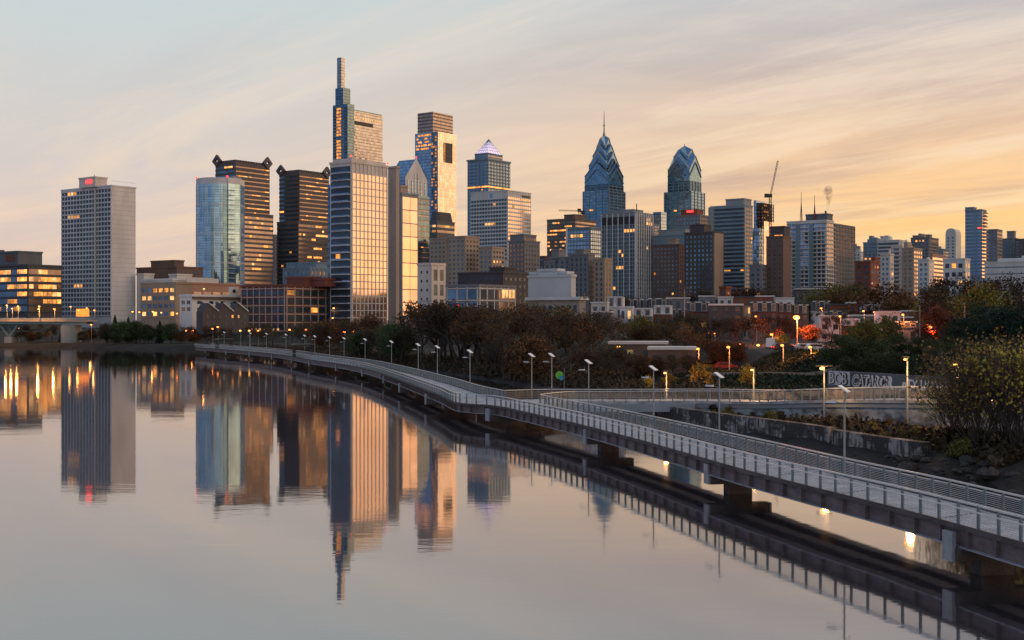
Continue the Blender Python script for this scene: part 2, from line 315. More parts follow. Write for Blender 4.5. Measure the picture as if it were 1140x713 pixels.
# ------------------------------------------------------------------ buildings
TH = R(36); cT, sT = math.cos(TH), math.sin(TH)
def unitpane(k):
    b = MB(); b.box(-.5, .5, 0, 1, -.5, .5, k); return b.mesh('window_'+k)
PM = {k: unitpane(k) for k in ('pane', 'pane_warm', 'pane_bronze', 'pane_sky_gold', 'pane_dim', 'lit', 'lit_pale', 'dark_glass', 'blue_glass')}
class Bld:
    def __init__(s, name, label, cat, xc, Y, zg=9.0, th=TH, maxwin=100):
        s.Y = Y; s.X = (xc-570)/F*Y; s.zg = zg; s.th = th; s.c, s.s = math.cos(th), math.sin(th)
        s.root = empty(name, (s.X, Y, zg), -th, label, cat); s.wall = MB(); s.win = []; s.parts = {}; s.maxwin = maxwin; s.keys = []
    def loc(s, x, Y):
        dx, dy = (x-570)/F*Y-s.X, Y-s.Y
        return dx*s.c-dy*s.s, dx*s.s+dy*s.c
    def z(s, y, Y): return HC-(y-356.5)/F*Y-s.zg
    def dims(s, xl, xc, xr, Y):
        X = (xc-570)/F*Y; k = (xl-570)/F; wl = (X-k*Y)/(s.c+k*s.s); k = (xr-570)/F; wr = (k*Y-X)/(s.s-k*s.c)
        return wl, max(wr, 1)
    def part(s, name): return s.parts.setdefault(name, MB())
    def vol(s, xl, xc, xr, yt, k, F_=None, R_=None, yb=None, Y=None, deep=None, cap=True, zt=None, ywin=348, part=None):
        """one block: left face xl..xc, right face xc..xr in photo pixels, nearest corner at distance Y"""
        Y = Y or s.Y; ox, oy = s.loc(xc, Y); wl, wr = s.dims(xl, xc, xr, Y)
        if deep: wr = deep
        z1 = s.z(yt, Y) if zt is None else zt; z0 = s.z(yb, Y) if yb else -2.0
        mb = s.part(part) if part else s.wall
        mb.box(ox-wl, ox, oy, oy+wr, z0, z1, k)
        if cap and not part:   # parapet
            e = .35; s.wall.box(ox-wl-e, ox+e, oy-e, oy+wr+e, z1-.1, z1+.9, k)
        zb = max(z0, s.z(ywin, Y))
        for fc, st, w in (('F', F_, wl), ('R', R_, wr)):
            if st and fc == 'R' and st.get('pane', 'pane') == 'pane': st = dict(st, pane='pane_warm')  # right faces swap to the pane with sky glow put into its colour
            if st: s.facade(fc, ox, oy, wl, w, zb, z1, k, st)
        return ox, oy, wl, wr, z0, z1
    def fb(s, mb, fc, ox, oy, wl, u0, u1, d0, d1, z0, z1, k):
        if fc == 'F': mb.box(ox-wl+u0, ox-wl+u1, oy-d1, oy-d0, z0, z1, k)
        else: mb.box(ox+d0, ox+d1, oy+u0, oy+u1, z0, z1, k)
    def facade(s, fc, ox, oy, wl, w, z0, z1, k, st):
        fh = st.get('fh', 3.7); bw = st.get('bw', 4.); top = st.get('top', 1.2); H = z1-top-z0
        nf = max(1, round(H/fh)); fh = H/nf; mg = st.get('mg', .6); nx = max(1, round((w-2*mg)/bw)); bw = (w-2*mg)/nx
        ww, wh = st.get('ww', .6)*bw, st.get('wh', .55)*fh; pane = st.get('pane', 'pane'); lp = st.get('lit', .03); fx, fz = st.get('fx', 0), st.get('fz', 0)
        fk = st.get('fk', k); mode = st.get('mode', 'punch')
        if fx:
            fw = st.get('fw', max(.25, bw-ww)); stp = st.get('fstep', 1)
            for i in range(0, nx+1, stp): c = mg+i*bw; s.fb(s.wall, fc, ox, oy, wl, max(.01, c-fw/2), min(w-.01, c+fw/2), 0, fx, z0, z1-.02, fk)
        if fz:
            fhh = st.get('fhh', max(.3, fh-wh))
            for j in range(nf+1): zc = z0+j*fh; s.fb(s.wall, fc, ox, oy, wl, 0.02, w-.02, 0, fz, max(z0, zc-fhh/2), min(z1-.05, zc+fhh/2), st.get('fzk', fk))
        rows = st.get('rows', {})
        skip = st.get('skip')
        for j in range(nf):
            zc = z0+(j+.5)*fh; jj = nf-1-j; lpj = rows.get(jj, lp)
            if mode == 'band':
                s.win.append((fc, ox, oy, wl, w/2, zc, w-2*mg, wh, .08, pane))
            run = 0
            for i in range(nx):
                if skip and skip(i, jj, nx, nf): continue
                if run > 0: run -= 1; isl = True
                else:
                    isl = rng.random() < lpj*.6
                    if isl and rng.random() < .5: run = rng.randint(1, 3)
                uc = mg+(i+.5)*bw
                if mode == 'punch': s.win.append((fc, ox, oy, wl, uc, zc, ww, wh, .12, ('lit' if rng.random() < .6 else 'lit_pale') if isl else pane))
                elif isl: s.win.append((fc, ox, oy, wl, uc, zc, bw*.9, wh*.8, .2, 'lit' if rng.random() < .7 else 'lit_pale'))
    def done(s):
        s.wall.build(s.wallname if hasattr(s, 'wallname') else 'wall', s.root)
        for n, mb in s.parts.items(): mb.build(n, s.root)
        s.win.sort(key=lambda q: (-(q[6]*q[7]) + (-4 if q[9].startswith('lit') else 0)))
        rest = MB()
        for i, (fc, ox, oy, wl, u, z, w, h, d, k) in enumerate(s.win):
            if i < s.maxwin:
                o = bpy.data.objects.new('window', PM[k]); C.objects.link(o); o.parent = s.root
                if fc == 'F': o.location = (ox-wl+u, oy-d, z); o.scale = (w, d, h)
                else: o.location = (ox+d, oy+u, z); o.scale = (w, d, h); o.rotation_euler = (0, 0, math.pi/2)
            else: s.fb(rest, fc, ox, oy, wl, u-w/2, u+w/2, 0, d, z-h/2, z+h/2, k)
        if rest.v: tag(rest.build('windows', s.root), kind='stuff')
        return s.root
def st(**k): return k
def roofbits(b, v, n=3, k='grey_concrete', hmax=4):
    ox, oy, wl, wr, z0, z1 = v; mb = b.part('roof_plant')
    for _ in range(n):
        w = rng.uniform(.12, .35)*wl; d = rng.uniform(.2, .5)*wr; x = ox-wl+rng.uniform(.08, .9)*(wl-w); y = oy+rng.uniform(.1, .9)*(wr-d)*.8+.5; mb.box(x, x+w, y, y+d, z1-.3, z1+.8+rng.uniform(.3, 1)*hmax, k)

# --- left bank group
b = Bld('office_building', 'low glass office block with bright lit upper floors at far left behind the road bridge', 'building', 31, 720)
g = st(mode='band', fh=4.2, bw=3.2, wh=.7, pane='pane', lit=.30, fz=.5, fhh=.9, fk='slate', rows={0: .95, 1: .9, 2: .75, 3: .15})
b.vol(-60, 31, 69, 296, 'slate', g, dict(g, rows={0: .8, 1: .95, 2: .95, 3: .9, 4: .3, 5: .1}))
v = b.vol(-50, 20, 47, 281, 'dark_concrete', None, None, yb=296, Y=728); b.part('sign').box(v[0]-12, v[0]-3, v[1]-.3, v[1], v[5]-5, v[5]-1.5, 'red_brick')
roofbits(b, v, 2, 'dark_concrete'); b.done()

b = Bld('apartment_tower', 'tall pale slab tower with blank side wall and dark window grid, standing alone at left', 'building', 124, 800)
v = b.vol(68.5, 124, 151, 207.5, 'tower_white', st(fh=3.0, bw=3.3, ww=.74, wh=.62, lit=.012, fx=.35, fz=.5, fw=.35, fhh=.75, pane='pane_dim', top=1.0, mg=.4, ywin=350), None, ywin=352)
ox, oy, wl, wr, z0, z1 = v
for j in range(30): b.part('panel_joint').box(ox, ox+.06, oy+.1, oy+wr-.1, 3+j*3.05, 3.12+j*3.05, 'beige_stone')
b.part('centre_pier').box(ox-.32*wl, ox-.29*wl, oy-.8, oy, 0, z1-.1, 'pale_concrete')
p = b.vol(88, 106, 119, 198, 'pale_concrete', None, None, yb=208, Y=806, deep=9); b.part('sign').box(p[0]-9.2, p[0]-3.5, p[1]-.5, p[1], p[5]-3.2, p[5]-1.2, 'lamp_red')
b.part('antenna').beam((p[0]-5, p[1]+3, p[5]), (p[0]-5, p[1]+3, p[5]+2.5), .25, 'steel'); b.done()

b = Bld('brick_building', 'flat brown brick block with a smaller rooftop box, right of the pale slab tower', 'building', 197, 820)
b.vol(152, 197, 226, 298, 'brown_brick', None, st(lit=.0, bw=9, ww=.35, pane='pane_dim')); b.vol(168, 194, 198, 291, 'brown_brick', None, None, yb=299, Y=826, deep=8)
b.vol(152, 160, 163, 306, 'white_concrete', None, None, Y=808, deep=8); b.vol(188, 197, 224, 306.5, 'white_concrete', None, None, Y=805, deep=12); b.done()

b = Bld('office_building', 'four storey tan block with orange lit windows, a long low wing running right', 'building', 196, 640)
b.vol(157, 196, 201, 316, 'tan_stone', st(fh=4., bw=4.3, ww=.7, wh=.5, lit=.5, fx=.3, fz=.35, rows={0: .8, 1: .6, 2: .05, 3: .9, 4: .8}), None, deep=10, ywin=354)
v = b.vol(199, 202, 268, 316, 'salmon', None, st(fh=4.6, bw=6.5, ww=.78, wh=.5, lit=.12, top=3.), yb=331, Y=650, ywin=331); roofbits(b, v, 2, 'white_concrete', 3)
b.vol(158, 192, 196, 312, 'white_concrete', None, None, yb=317, Y=655, deep=9); b.done()

MT['red_glow_door'] = mat('red_glow_door', (.4, .03, .02), .6, emit=(1, .06, .02), estr=.7)  # emission puts the red light on the door into its material
b = Bld('warehouse', 'pale painted warehouse with red lit loading door and square white sign on its roof', 'building', 214, 560)
v = b.vol(200, 214, 268, 330, 'white_paint', st(bw=4, lit=0, pane='pane_dim'), st(fh=3.8, bw=7, ww=.35, wh=.4, lit=.2, pane='pane_dim')); ox, oy = v[0], v[1]
b.part('loading_door').box(ox, ox+.4, oy+2.5, oy+7.5, 2, 7, 'red_glow_door'); b.part('cornice').box(ox-.2, ox+.9, oy, oy+v[3], v[5]-1.2, v[5]-.2, 'brown_brick')
b.part('sign').box(ox-.3, ox+.2, oy+v[3]-7, oy+v[3]-1.5, v[5]+.9, v[5]+4.6, 'white_paint'); b.part('sign').beam((ox+.4, oy+v[3]-4.2, v[5]+2.7), (ox+.15, oy+v[3]-4.2, v[5]+2.7), .9, 'black', 10); b.done()

b = Bld('brick_house', 'dark brick terrace with three gables, left of the white gridded brick block', 'building', 226, 500)
b.wall.box(-4, 0, 0, 24, -2, 6.4, 'dark_brick')
for i in range(3):
    y0 = i*7.9+.2
    b.wall.add([(-4, y0, 6.4), (0, y0, 6.4), (0, y0+7.5, 6.4), (-4, y0+7.5, 6.4), (-4, y0+2.2, 9.8), (0, y0+2.2, 9.8)], [(0, 1, 5, 4), (1, 2, 5), (0, 4, 3), (3, 4, 5, 2)], 'dark_brick')
    b.part('roof').beam((.3, y0+2.2, 10.0), (.3, y0+7.6, 6.6), .25, 'white_concrete'); b.part('roof').beam((-4.2, y0+2.3, 10.1), (-4.2, y0+7.6, 6.7), .5, 'slate')
b.facade('R', 0, 0, 4, 24, 0, 6.2, 'dark_brick', st(fh=3.1, bw=3.4, ww=.25, wh=.4, lit=.12, pane='pane_sky_gold', top=.3)); b.done()

# rounded glass tower
b = Bld('glass_tower', 'curved blue glass tower with a white roof band, left of the twin brown towers', 'building', 244, 930)
w = 33.; zt = b.z(198, 930); gm = MB(); pts = []
xl_, xr_ = PX(217.5, 0, 940)[0]-b.X, PX(267, 0, 940)[0]-b.X
def tw(x, y): return (x*b.c-y*b.s, x*b.s+y*b.c)      # world offset -> local of the root
arc = []
for i in range(15):
    t = i/14; a = R(180+8)+t*R(112); arc.append((xl_+17.5+17.5*math.cos(a), 14+17*math.sin(a)))
arc += [(xr_-6, -1.5), (xr_+1, 7), (xr_+1, 22), (xl_, 22)]
loc_ = [tw(*q) for q in arc]
MT['tower_glass'] = None; glass('tower_glass', (.34, .56, .70), fh=3.6, bw=4, wob=.015, span=.8)
gm.prism(loc_, 0, zt-4.5, 'tower_glass'); gm.build('glass_wall', b.root)
bd = MB(); bd.prism(loc_, zt-4.5, zt, 'white_concrete'); bd.build('roof_band', b.root)
mu = b.part('mullion')
for i in range(0, 18):
    x, y = loc_[i]; mu.beam((x, y, 0), (x, y, zt-4.5), .28 if i % 2 == 0 else .14, 'white_concrete')
nfl = int((zt-4.5)/3.6)
for j in range(nfl):
    for i in range(17): mu.beam((*loc_[i], 2+j*3.6), (*loc_[i+1], 2+j*3.6), .3 if j % 6 == 0 else .13, 'white_concrete' if j % 6 == 0 else 'blue_grey')
bb = b.part('balcony')
for j in range(nfl): bb.box(loc_[15][0]-.5, loc_[15][0]+1.5, loc_[15][1]-1, loc_[15][1]+5, 1.4+j*3.6, 1.7+j*3.6, 'white_concrete')
b.part('beacon').sphere((loc_[2][0], loc_[2][1], zt+.8), .7, 'lamp_red'); b.part('beacon').sphere((loc_[14][0], loc_[14][1], zt+.8), .7, 'lamp_red')
del b.win[:]; b.wall.box(-3, 6, 8, 16, zt, zt+1.5, 'grey_concrete'); b.wallname = 'roof_plant'; b.done()

def commerce(label, xl, xc, xr, yt, lxl, lxr, ly, Y, seed):
    b = Bld('office_tower', label, 'building', xc, Y)
    g = st(mode='band', fh=3.9, bw=2.6, wh=.5, lit=.10, fz=.35, pane='pane', rows={2: .35, 9: .3, 15: .4})
    v = b.vol(xl, xc, xr, yt, 'granite', dict(g, lit=.04, rows={8: .2, 4: .2}), dict(g, pane='pane_bronze', wh=.28), cap=True)
    b.vol(lxl, xc-1, lxr, ly, 'granite', dict(g, lit=.05), dict(g, lit=.14, wh=.55), Y=Y-16)
    ox, oy, wl, wr, z0, z1 = v; q = b.part('roof_diamond')
    for (x, y, sx) in ((ox-wl+2, oy-1.2, 0), (ox-.5, oy+wr-3, 1)):
        r = 5.5; qq = []; r2 = 2.0
        for rr in (r, r2):
            for k_ in range(4):
                a = math.pi/2*k_
                for dd in (0, 2.2): qq.append((x+rr*math.cos(a), y+dd, z1+3.2+rr*math.sin(a)) if not sx else (x+dd, y+rr*math.cos(a), z1+3.2+rr*math.sin(a)))
        fs = []
        for k_ in range(4):
            n_ = (k_+1) % 4; fs += [(2*k_, 2*n_, 2*n_+1, 2*k_+1), (8+2*k_, 8+2*k_+1, 8+2*n_+1, 8+2*n_), (2*k_, 8+2*k_, 8+2*n_, 2*n_), (2*k_+1, 2*n_+1, 8+2*n_+1, 8+2*k_+1)]
        q.add(qq, fs, 'granite')
    c = b.part('crown'); 
    for i in range(int(wr/3)): c.box(ox-1.4, ox-.2, oy+1+i*3, oy+2.6+i*3, z1+.9, z1+2.8, 'granite')
    c.box(ox-wl+3, ox-2, oy+2, oy+wr-3, z1, z1+3.2, 'granite'); b.done()
commerce('taller brown granite office tower with diamond roof corners, behind the curved glass tower', 240, 262, 300, 181.5, 232, 304, 237, 1080, 1)
commerce('second brown granite office tower with diamond roof corners, the one right of the sky gap', 311, 333, 366, 192.5, 308.5, 368, 247, 1120, 2)

b = Bld('factory_building', 'five storey red brick block with a pale concrete window grid at the river end', 'building', 318, 560)
g = st(fh=4.0, bw=4.2, ww=.86, wh=.82, lit=.02, fx=.35, fz=.35, fk='white_concrete', fw=.45, fhh=.5, pane='pane_dim', top=.9, rows={4: .06})
MT['rust_brick'] = mat('rust_brick', (.17, .055, .035), .9, 0, .3, .8)
g = dict(g, wh=.56, ww=.84, fk='frame_pink', fw=.34, fhh=.42, fh=3.9); MT['frame_pink'] = mat('frame_pink', (.50, .40, .36), .8, 0, .1, .3)
v = b.vol(268, 318, 380, 319, 'rust_brick', g, dict(g, bw=5.2), ywin=369); b.vol(319, 340, 345, 310, 'red_brick', None, None, yb=319, Y=572, deep=10); b.vol(345, 362, 370, 311.5, 'red_brick', None, None, yb=319, Y=570, deep=8)
q = b.part('storefront_lights')
for i in range(9): q.box(v[0]-v[2]+1+i*2.9, v[0]-v[2]+2.3+i*2.9, v[1]-.5, v[1]-.4, b.z(368, 560), b.z(366, 560), 'lit_pale')
b.done()
b = Bld('civic_building', 'pale blue grey classical block with square windows above the gridded brick block', 'building', 345, 900)
g = st(fh=4.5, bw=4.2, ww=.5, wh=.6, lit=.01, fx=.3); b.vol(315, 345, 368, 299, 'blue_grey', g, g); b.vol(319, 352, 366, 293, 'blue_grey', g, None, yb=300, Y=910, deep=18); b.done()

# tallest tower
b = Bld('skyscraper', 'tallest glass skyscraper with a thin box spire, behind the balconied riverside tower', 'building', 387, 1640)
b.wallname = 'glass_wall'
g0 = st(mode='band', fh=4.2, bw=2.2, wh=.2, lit=0)
v1 = b.vol(370.5, 387, 394.5, 115.5, 'dark_glass', None, None, cap=False)
v2 = b.vol(386, 389.5, 426, 121, 'teal_glass', None, None, Y=1652, cap=False)
v3 = b.vol(373.3, 382, 390, 97.5, 'dark_glass', None, None, yb=116, Y=1650, cap=False)
v4 = b.vol(375.2, 380, 384, 64, 'teal_glass', None, None, yb=98, Y=1658, cap=False)
def rowsof(v, fc, n, u0, u1, za, zb, k, h=.6, part='lit_window'):
    ox, oy, wl, wr, z0, z1 = v; q = b.part(part); w = wl if fc == 'F' else wr
    for j in range(n):
        z = za+(zb-za)*j/n
        if rng.random() < .93: b.fb(q, fc, ox, oy, wl, u0*w, u1*w, 0, .35, z, z+(zb-za)/n*h, k)
z1 = v1[5]; rowsof(v1, 'F', 17, .26, .56, z1-75, z1-3, 'lit', .7)
rowsof(v1, 'F', 26, .04, .2, z1-110, z1-3, 'pane_dim', .45, 'mullion'); rowsof(v1, 'F', 20, .8, .95, z1-80, z1-3, 'pane_dim', .4, 'mullion')
rowsof(v2, 'R', 1, .04, .97, v2[5]-1.5, v2[5]-.1, 'dark_glass', 1, 'mullion'); rowsof(v2, 'R', 1, .1, .7, v2[5]-20, v2[5]-15, 'black', 1, 'mullion')
for j in range(17): rowsof(v2, 'R', 1, .02, .98, v2[5]-24-j*4.5, v2[5]-23.3-j*4.5, 'teal_glass', 1, 'mullion')
ox, oy, wl, wr, z0, z1 = v2; q = b.part('top_lights')
for i in range(18): q.box(ox, ox+.4, oy+wr*(.02+i*.053), oy+wr*(.045+i*.053), z1-12, z1-9.5, 'lit_pale')
for i in range(14):
    a = rng.uniform(.08, .22)*wr; q.box(ox, ox+.3, oy+a, oy+a+rng.uniform(.5, 3), z1-28-i*3.2, z1-27-i*3.2+.8, 'black')
b.done()

# balconied tower at the river
b = Bld('apartment_tower', 'big riverside apartment tower with balconies on its left and golden windows on its right', 'building', 391, 570)
v = b.vol(367.5, 391, 431.5, 181, 'pale_concrete', st(fh=3.3, bw=3.2, ww=.9, wh=.8, lit=.02, pane='pane_dim', mode='band'), st(fh=3.3, bw=2.5, ww=.8, wh=.86, fx=.3, fw=.42, fz=.18, fhh=.32, pane='pane_sky_gold', lit=0, top=4.5, fk='white_concrete', rows={}), ywin=362)
ox, oy, wl, wr, z0, z1 = v; q = b.part('balcony')
nf = int((z1-4)/3.3)
for j in range(nf):
    zf = z1-4.5-j*3.3; q.box(ox-wl*.86, ox-wl*.05, oy-1.5, oy, zf-.2, zf+.05, 'white_concrete'); q.box(ox-wl*.86, ox-wl*.05, oy-1.5, oy-1.44, zf+.1, zf+.6, 'blue_glass')
b.part('corner_glass').box(ox-wl-2.6, ox-wl, oy+1, oy+9, -1, z1-9, 'dark_glass')
b.part('roof_screen').box(ox-wl+1, ox-.5, oy+1, oy+wr*.97, z1+.9, z1+2.2, 'pale_concrete')
b.part('beacon').sphere((ox, oy, z1+3), .4, 'lamp_red'); b.part('beacon').sphere((ox, oy+wr, z1+2), .4, 'lamp_red')
# dark lower glazing at the right end
b.done()

b = Bld('apartment_tower', 'narrow grey concrete slab tower with a gold reflecting end wall, touching the balconied riverside tower', 'building', 447, 640)
b.vol(432, 441, 444.5, 187, 'beige_stone', None, None, Y=622); v = b.vol(443.5, 447, 465.5, 216, 'grey_concrete', None, st(fh=6.6, bw=4.9, ww=.94, wh=.93, lit=0, pane='pane_sky_gold', fz=.15, fhh=.3), ywin=352)
b.vol(443, 446, 453.5, 208, 'beige_stone', None, None, yb=217, Y=646); b.done()

# gabled glass
b = Bld('office_tower', 'blue glass tower with sloping roof and a pale pointed gable end', 'building', 458.5, 1350)
v = b.vol(432, 451, 475.5, 198, 'blue_glass', None, None, cap=False); ox, oy, wl, wr, z0, z1 = v; zp = b.z(175.5, 1350)
b.wall.add([(ox-wl, oy, z1), (ox, oy, z1), (ox, oy+wr, z1), (ox-wl, oy+wr, z1), (ox-wl, oy+wr/2, zp), (ox, oy+wr/2, zp)], [(0, 1, 5, 4), (2, 3, 4, 5), (3, 0, 4)], 'blue_glass')
gb = b.part('gable_wall'); gb.add([(ox+.3, oy, 0), (ox+.3, oy+wr, 0), (ox+.3, oy+wr, z1), (ox+.3, oy+wr/2, zp+1), (ox+.3, oy, z1), (ox-.5, oy, z1), (ox-.5, oy+wr/2, zp+1), (ox-.5, oy+wr, z1)], [(0, 1, 2, 3, 4), (4, 3, 6, 5), (3, 2, 7, 6)], 'white_concrete')
for u in (.12, .3, .42, .58, .7, .88): gb.box(ox+.3, ox+.8, oy+u*wr-.7, oy+u*wr+.7, 10, z1-2+(8 if .3 < u < .7 else 0), 'blue_glass')
b.part('beacon').sphere((ox, oy+wr/2, zp+2), .9, 'lamp_red'); b.wallname = 'glass_wall'; b.done()

# white office tower with crown
b = Bld('skyscraper', 'pale gold faced skyscraper with a square hole near its top and brown glass crown', 'building', 487, 1560)
v = b.vol(462, 487, 507.5, 146.5, 'blue_glass', None, None, cap=False); ox, oy, wl, wr, z0, z1 = v
q = b.part('sky_gold_wall'); q.box(ox, ox+.5, oy+.5, oy+wr*.3, 0, z1, 'sky_gold_glass'); q.box(ox, ox+.5, oy+wr*.8, oy+wr, 0, z1, 'sky_gold_glass'); zh, zl = b.z(157.5, 1560), b.z(180, 1560)
q.box(ox, ox+.5, oy+wr*.3, oy+wr*.8, zh, z1, 'sky_gold_glass'); q.box(ox, ox+.5, oy+wr*.3, oy+wr*.8, 0, zl, 'sky_gold_glass')
q = b.part('sky_garden'); q.box(ox, ox+.1, oy+wr*.31, oy+wr*.79, zl, zh, 'black')
for j in range(4): q.box(ox+.1, ox+.3, oy+wr*.31, oy+wr*.79, zl+1+j*6, zl+3+j*6, 'granite')
q.box(ox+.1, ox+.4, oy+wr*.36, oy+wr*.4, zl, zh, 'lit'); q = b.part('corner_shaft'); q.box(ox-wl*.26, ox-.2, oy-.6, oy, 0, z1-.2, 'dark_glass')
for j in range(60):
    z = z1-4-j*4.0
    for i in range(3):
        if rng.random() < .6: q.box(ox-wl*.25+i*wl*.08, ox-wl*.25+(i+.8)*wl*.08, oy-.8, oy-.6, z, z+2.4, 'lit' if rng.random() < .6 else 'granite')
q = b.part('lit_window')
for i in range(46):
    zz_ = z1-2-rng.choice([0, 4.2, 8.4, 12.6, 16.8])*1.; u = rng.uniform(.05, .7)*wl; q.box(ox-wl+u, ox-wl+u+rng.uniform(1.5, 4), oy-.3, oy, zz_-2.2, zz_, 'lit')
MT['crown_screen'] = None; glass('crown_screen', (.42, .33, .28), metal=.5, rough=.25, fh=4.2, bw=2.5, span=.7)
vc = b.vol(465, 482, 504, 124.5, 'crown_screen', None, None, yb=147, Y=1572, cap=False, part='crown')
for j in range(6): b.part('crown').box(vc[0]-vc[2]-.3, vc[0]+.3, vc[1]-.3, vc[1]+vc[3]+.3, vc[4]+2+j*4.2, vc[4]+2.9+j*4.2, 'granite')
b.wallname = 'glass_wall'; b.done()

b = Bld('office_tower', 'dark glass office slab in front of the white office tower, with scattered lit windows', 'building', 465.5, 900)
b.vol(460, 462, 478, 217.5, 'dark_glass', None, st(mode='band', wh=.2, bw=3, lit=.06), cap=False); b.done()
b = Bld('office_building', 'dark blunt topped office block with eight sided roof, below the gold faced skyscraper', 'building', 486, 980)
g = st(mode='band', fh=4, wh=.5, bw=3.2, lit=.12, pane='pane', fz=.3)
v = b.vol(477, 486, 506, 247, 'dark_concrete', g, g); c = v[0]-v[2]/2, v[1]+v[3]/2
o1 = [(c[0]+a*v[2]*.5, c[1]+d*v[3]*.48) for a, d in ((-1, -.7), (-.7, -1), (.7, -1), (1, -.7), (1, .7), (.7, 1), (-.7, 1), (-1, .7))]; q = b.part('roof')
n = 8; zt = v[5]; o2 = [(c[0]+(x-c[0])*.8, c[1]+(y-c[1])*.8) for x, y in o1]
q.add([(*p_, zt) for p_ in o1]+[(*p_, zt+8) for p_ in o2], [(i, (i+1) % n, n+(i+1) % n, n+i) for i in range(n)]+[tuple(range(n, 2*n))], 'slate'); b.done()

# beige hotel row
hg = st(fh=3.2, bw=3.6, ww=.42, wh=.45, lit=.04)
b = Bld('hotel_building', 'long stepped beige hotel block with small square windows in front of the pyramid topped tower', 'building', 518, 860)
b.vol(478, 497, 500, 266, 'beige_stone', hg, None, deep=20, Y=868); b.vol(498, 518, 534, 264, 'beige_stone', hg, hg); b.vol(533, 548, 562, 276, 'beige_stone', hg, hg, Y=850); b.done()
b = Bld('flats_building', 'cream corner block with tall brown windows beside the bare trees', 'building', 480, 560)
b.vol(465, 480, 495.5, 295, 'pale_concrete', st(fh=4.2, bw=4, ww=.25, wh=.3, lit=0, pane='pane_dim'), st(fh=7.4, bw=5, ww=.6, wh=.75, lit=0, pane='pane_dim', fx=.3, fz=.25)); b.done()
b = Bld('factory_building', 'low two storey block with a cream frame round big dark windows, its right windows glowing', 'building', 533, 520)
g = st(fh=4.3, bw=4.6, ww=.84, wh=.8, lit=0, fx=.3, fz=.3, fk='pale_concrete', fw=.5, fhh=.5, pane='pane', top=.8)
v = b.vol(497, 533, 574, 319, 'mauve_stone', g, dict(g, pane='pane')); q = b.part('glowing_window')
for i in range(4): q.box(v[0]+.1, v[0]+.25, v[1]+v[3]*(.62+i*.09), v[1]+v[3]*(.69+i*.09), v[5]-4.6, v[5]-1.1, 'lit_pale')
b.done()
b = Bld('apartment_building', 'mid rise brick flats with pale windows, right of the beige hotel', 'building', 584, 900)
v = b.vol(566, 584, 601, 269, 'mauve_stone', st(fh=3.4, bw=3.5, ww=.38, wh=.5, lit=.0, pane='pane_sky_gold'), st(fh=3.4, bw=3.5, ww=.38, wh=.5, lit=.0, pane='pane_dim')); b.vol(568, 583, 597, 262, 'mauve_stone', None, st(fh=3.5, bw=3, lit=0), yb=270, Y=908); b.done()
b = Bld('brick_warehouse', 'wide plain dark red brick warehouse behind the trees below the beige hotel', 'building', 560, 700)
g = st(fh=4, bw=4.5, ww=.4, wh=.4, lit=.01, pane='pane_dim')
b.vol(510, 560, 592, 304, 'dark_brick', g, g); b.vol(545, 562, 575, 299, 'dark_brick', g, g, Y=712, yb=305); b.done()

# pyramid tower
b = Bld('skyscraper', 'blue stone skyscraper topped by a glowing lavender glass pyramid', 'building', 543, 1500)
g = st(mode='band', fh=4, bw=3, wh=.62, ww=.7, lit=.01, fx=.5, fz=.2, fw=.7, pane='blue_glass', fstep=2)
v = b.vol(520.5, 543, 568, 178, 'blue_grey', g, g, ywin=300); ox, oy, wl, wr, z0, z1 = v
e = b.part('cornice'); e.box(ox-wl-1, ox+1, oy-1, oy+wr+1, z1, z1+1.8, 'blue_grey')
e = b.part('lit_floor'); zl = b.z(208.5, 1500); e.box(ox-wl, ox+.7, oy-.7, oy+wr, zl, zl+1.6, 'lit')
v2 = b.vol(528.5, 543, 559.5, 171, 'blue_grey', st(mode='band', wh=.5, lit=0, bw=3), st(mode='band', wh=.5, lit=0, bw=3), yb=178, Y=1510)
x0, x1, y0, y1 = v2[0]-v2[2]+.8, v2[0]-.8, v2[1]+.8, v2[1]+v2[3]-.8; cz = b.z(153.5, 1512); cx_, cy_ = (x0+x1)/2, (y0+y1)/2; q = b.part('pyramid')
q.add([(x0, y0, v2[5]+.9), (x1, y0, v2[5]+.9), (x1, y1, v2[5]+.9), (x0, y1, v2[5]+.9), (cx_, cy_, cz)], [(0, 1, 4), (1, 2, 4), (2, 3, 4), (3, 0, 4)], 'pyramid_light')
lt = b.part('pyramid_lattice'); cr = [Vector(p_) for p_ in ((x0, y0, v2[5]+1), (x1, y0, v2[5]+1), (x1, y1, v2[5]+1))]; ap = Vector((cx_, cy_, cz+.5))
for a, d in ((cr[0], cr[1]), (cr[1], cr[2])):
    for i in range(6): lt.beam(a.lerp(d, i/5), ap, .18, 'blue_grey'); 
    for i in range(5): lt.beam(a.lerp(ap, i/5), d.lerp(ap, i/5), .18, 'blue_grey')
b.done()
b = Bld('office_tower', 'broad office block with white window grid, in front of the pyramid topped tower', 'building', 565, 1250)
g = st(fh=4, bw=3.6, ww=.86, wh=.6, lit=.02, fx=.3, fz=.4, pane='pane_dim', top=7)
v = b.vol(524, 565, 591, 212.5, 'white_concrete', g, dict(g, pane='pane_sky_gold', top=5), ywin=290); ox, oy, wl, wr, z0, z1 = v
b.part('sign').box(ox-wl*.47, ox-wl*.4, oy-.6, oy, z1-6, z1-2, 'blue_glass'); b.part('sign').box(ox, ox+.6, oy+wr*.6, oy+wr*.95, z1-5, z1-2.6, 'granite'); b.done()

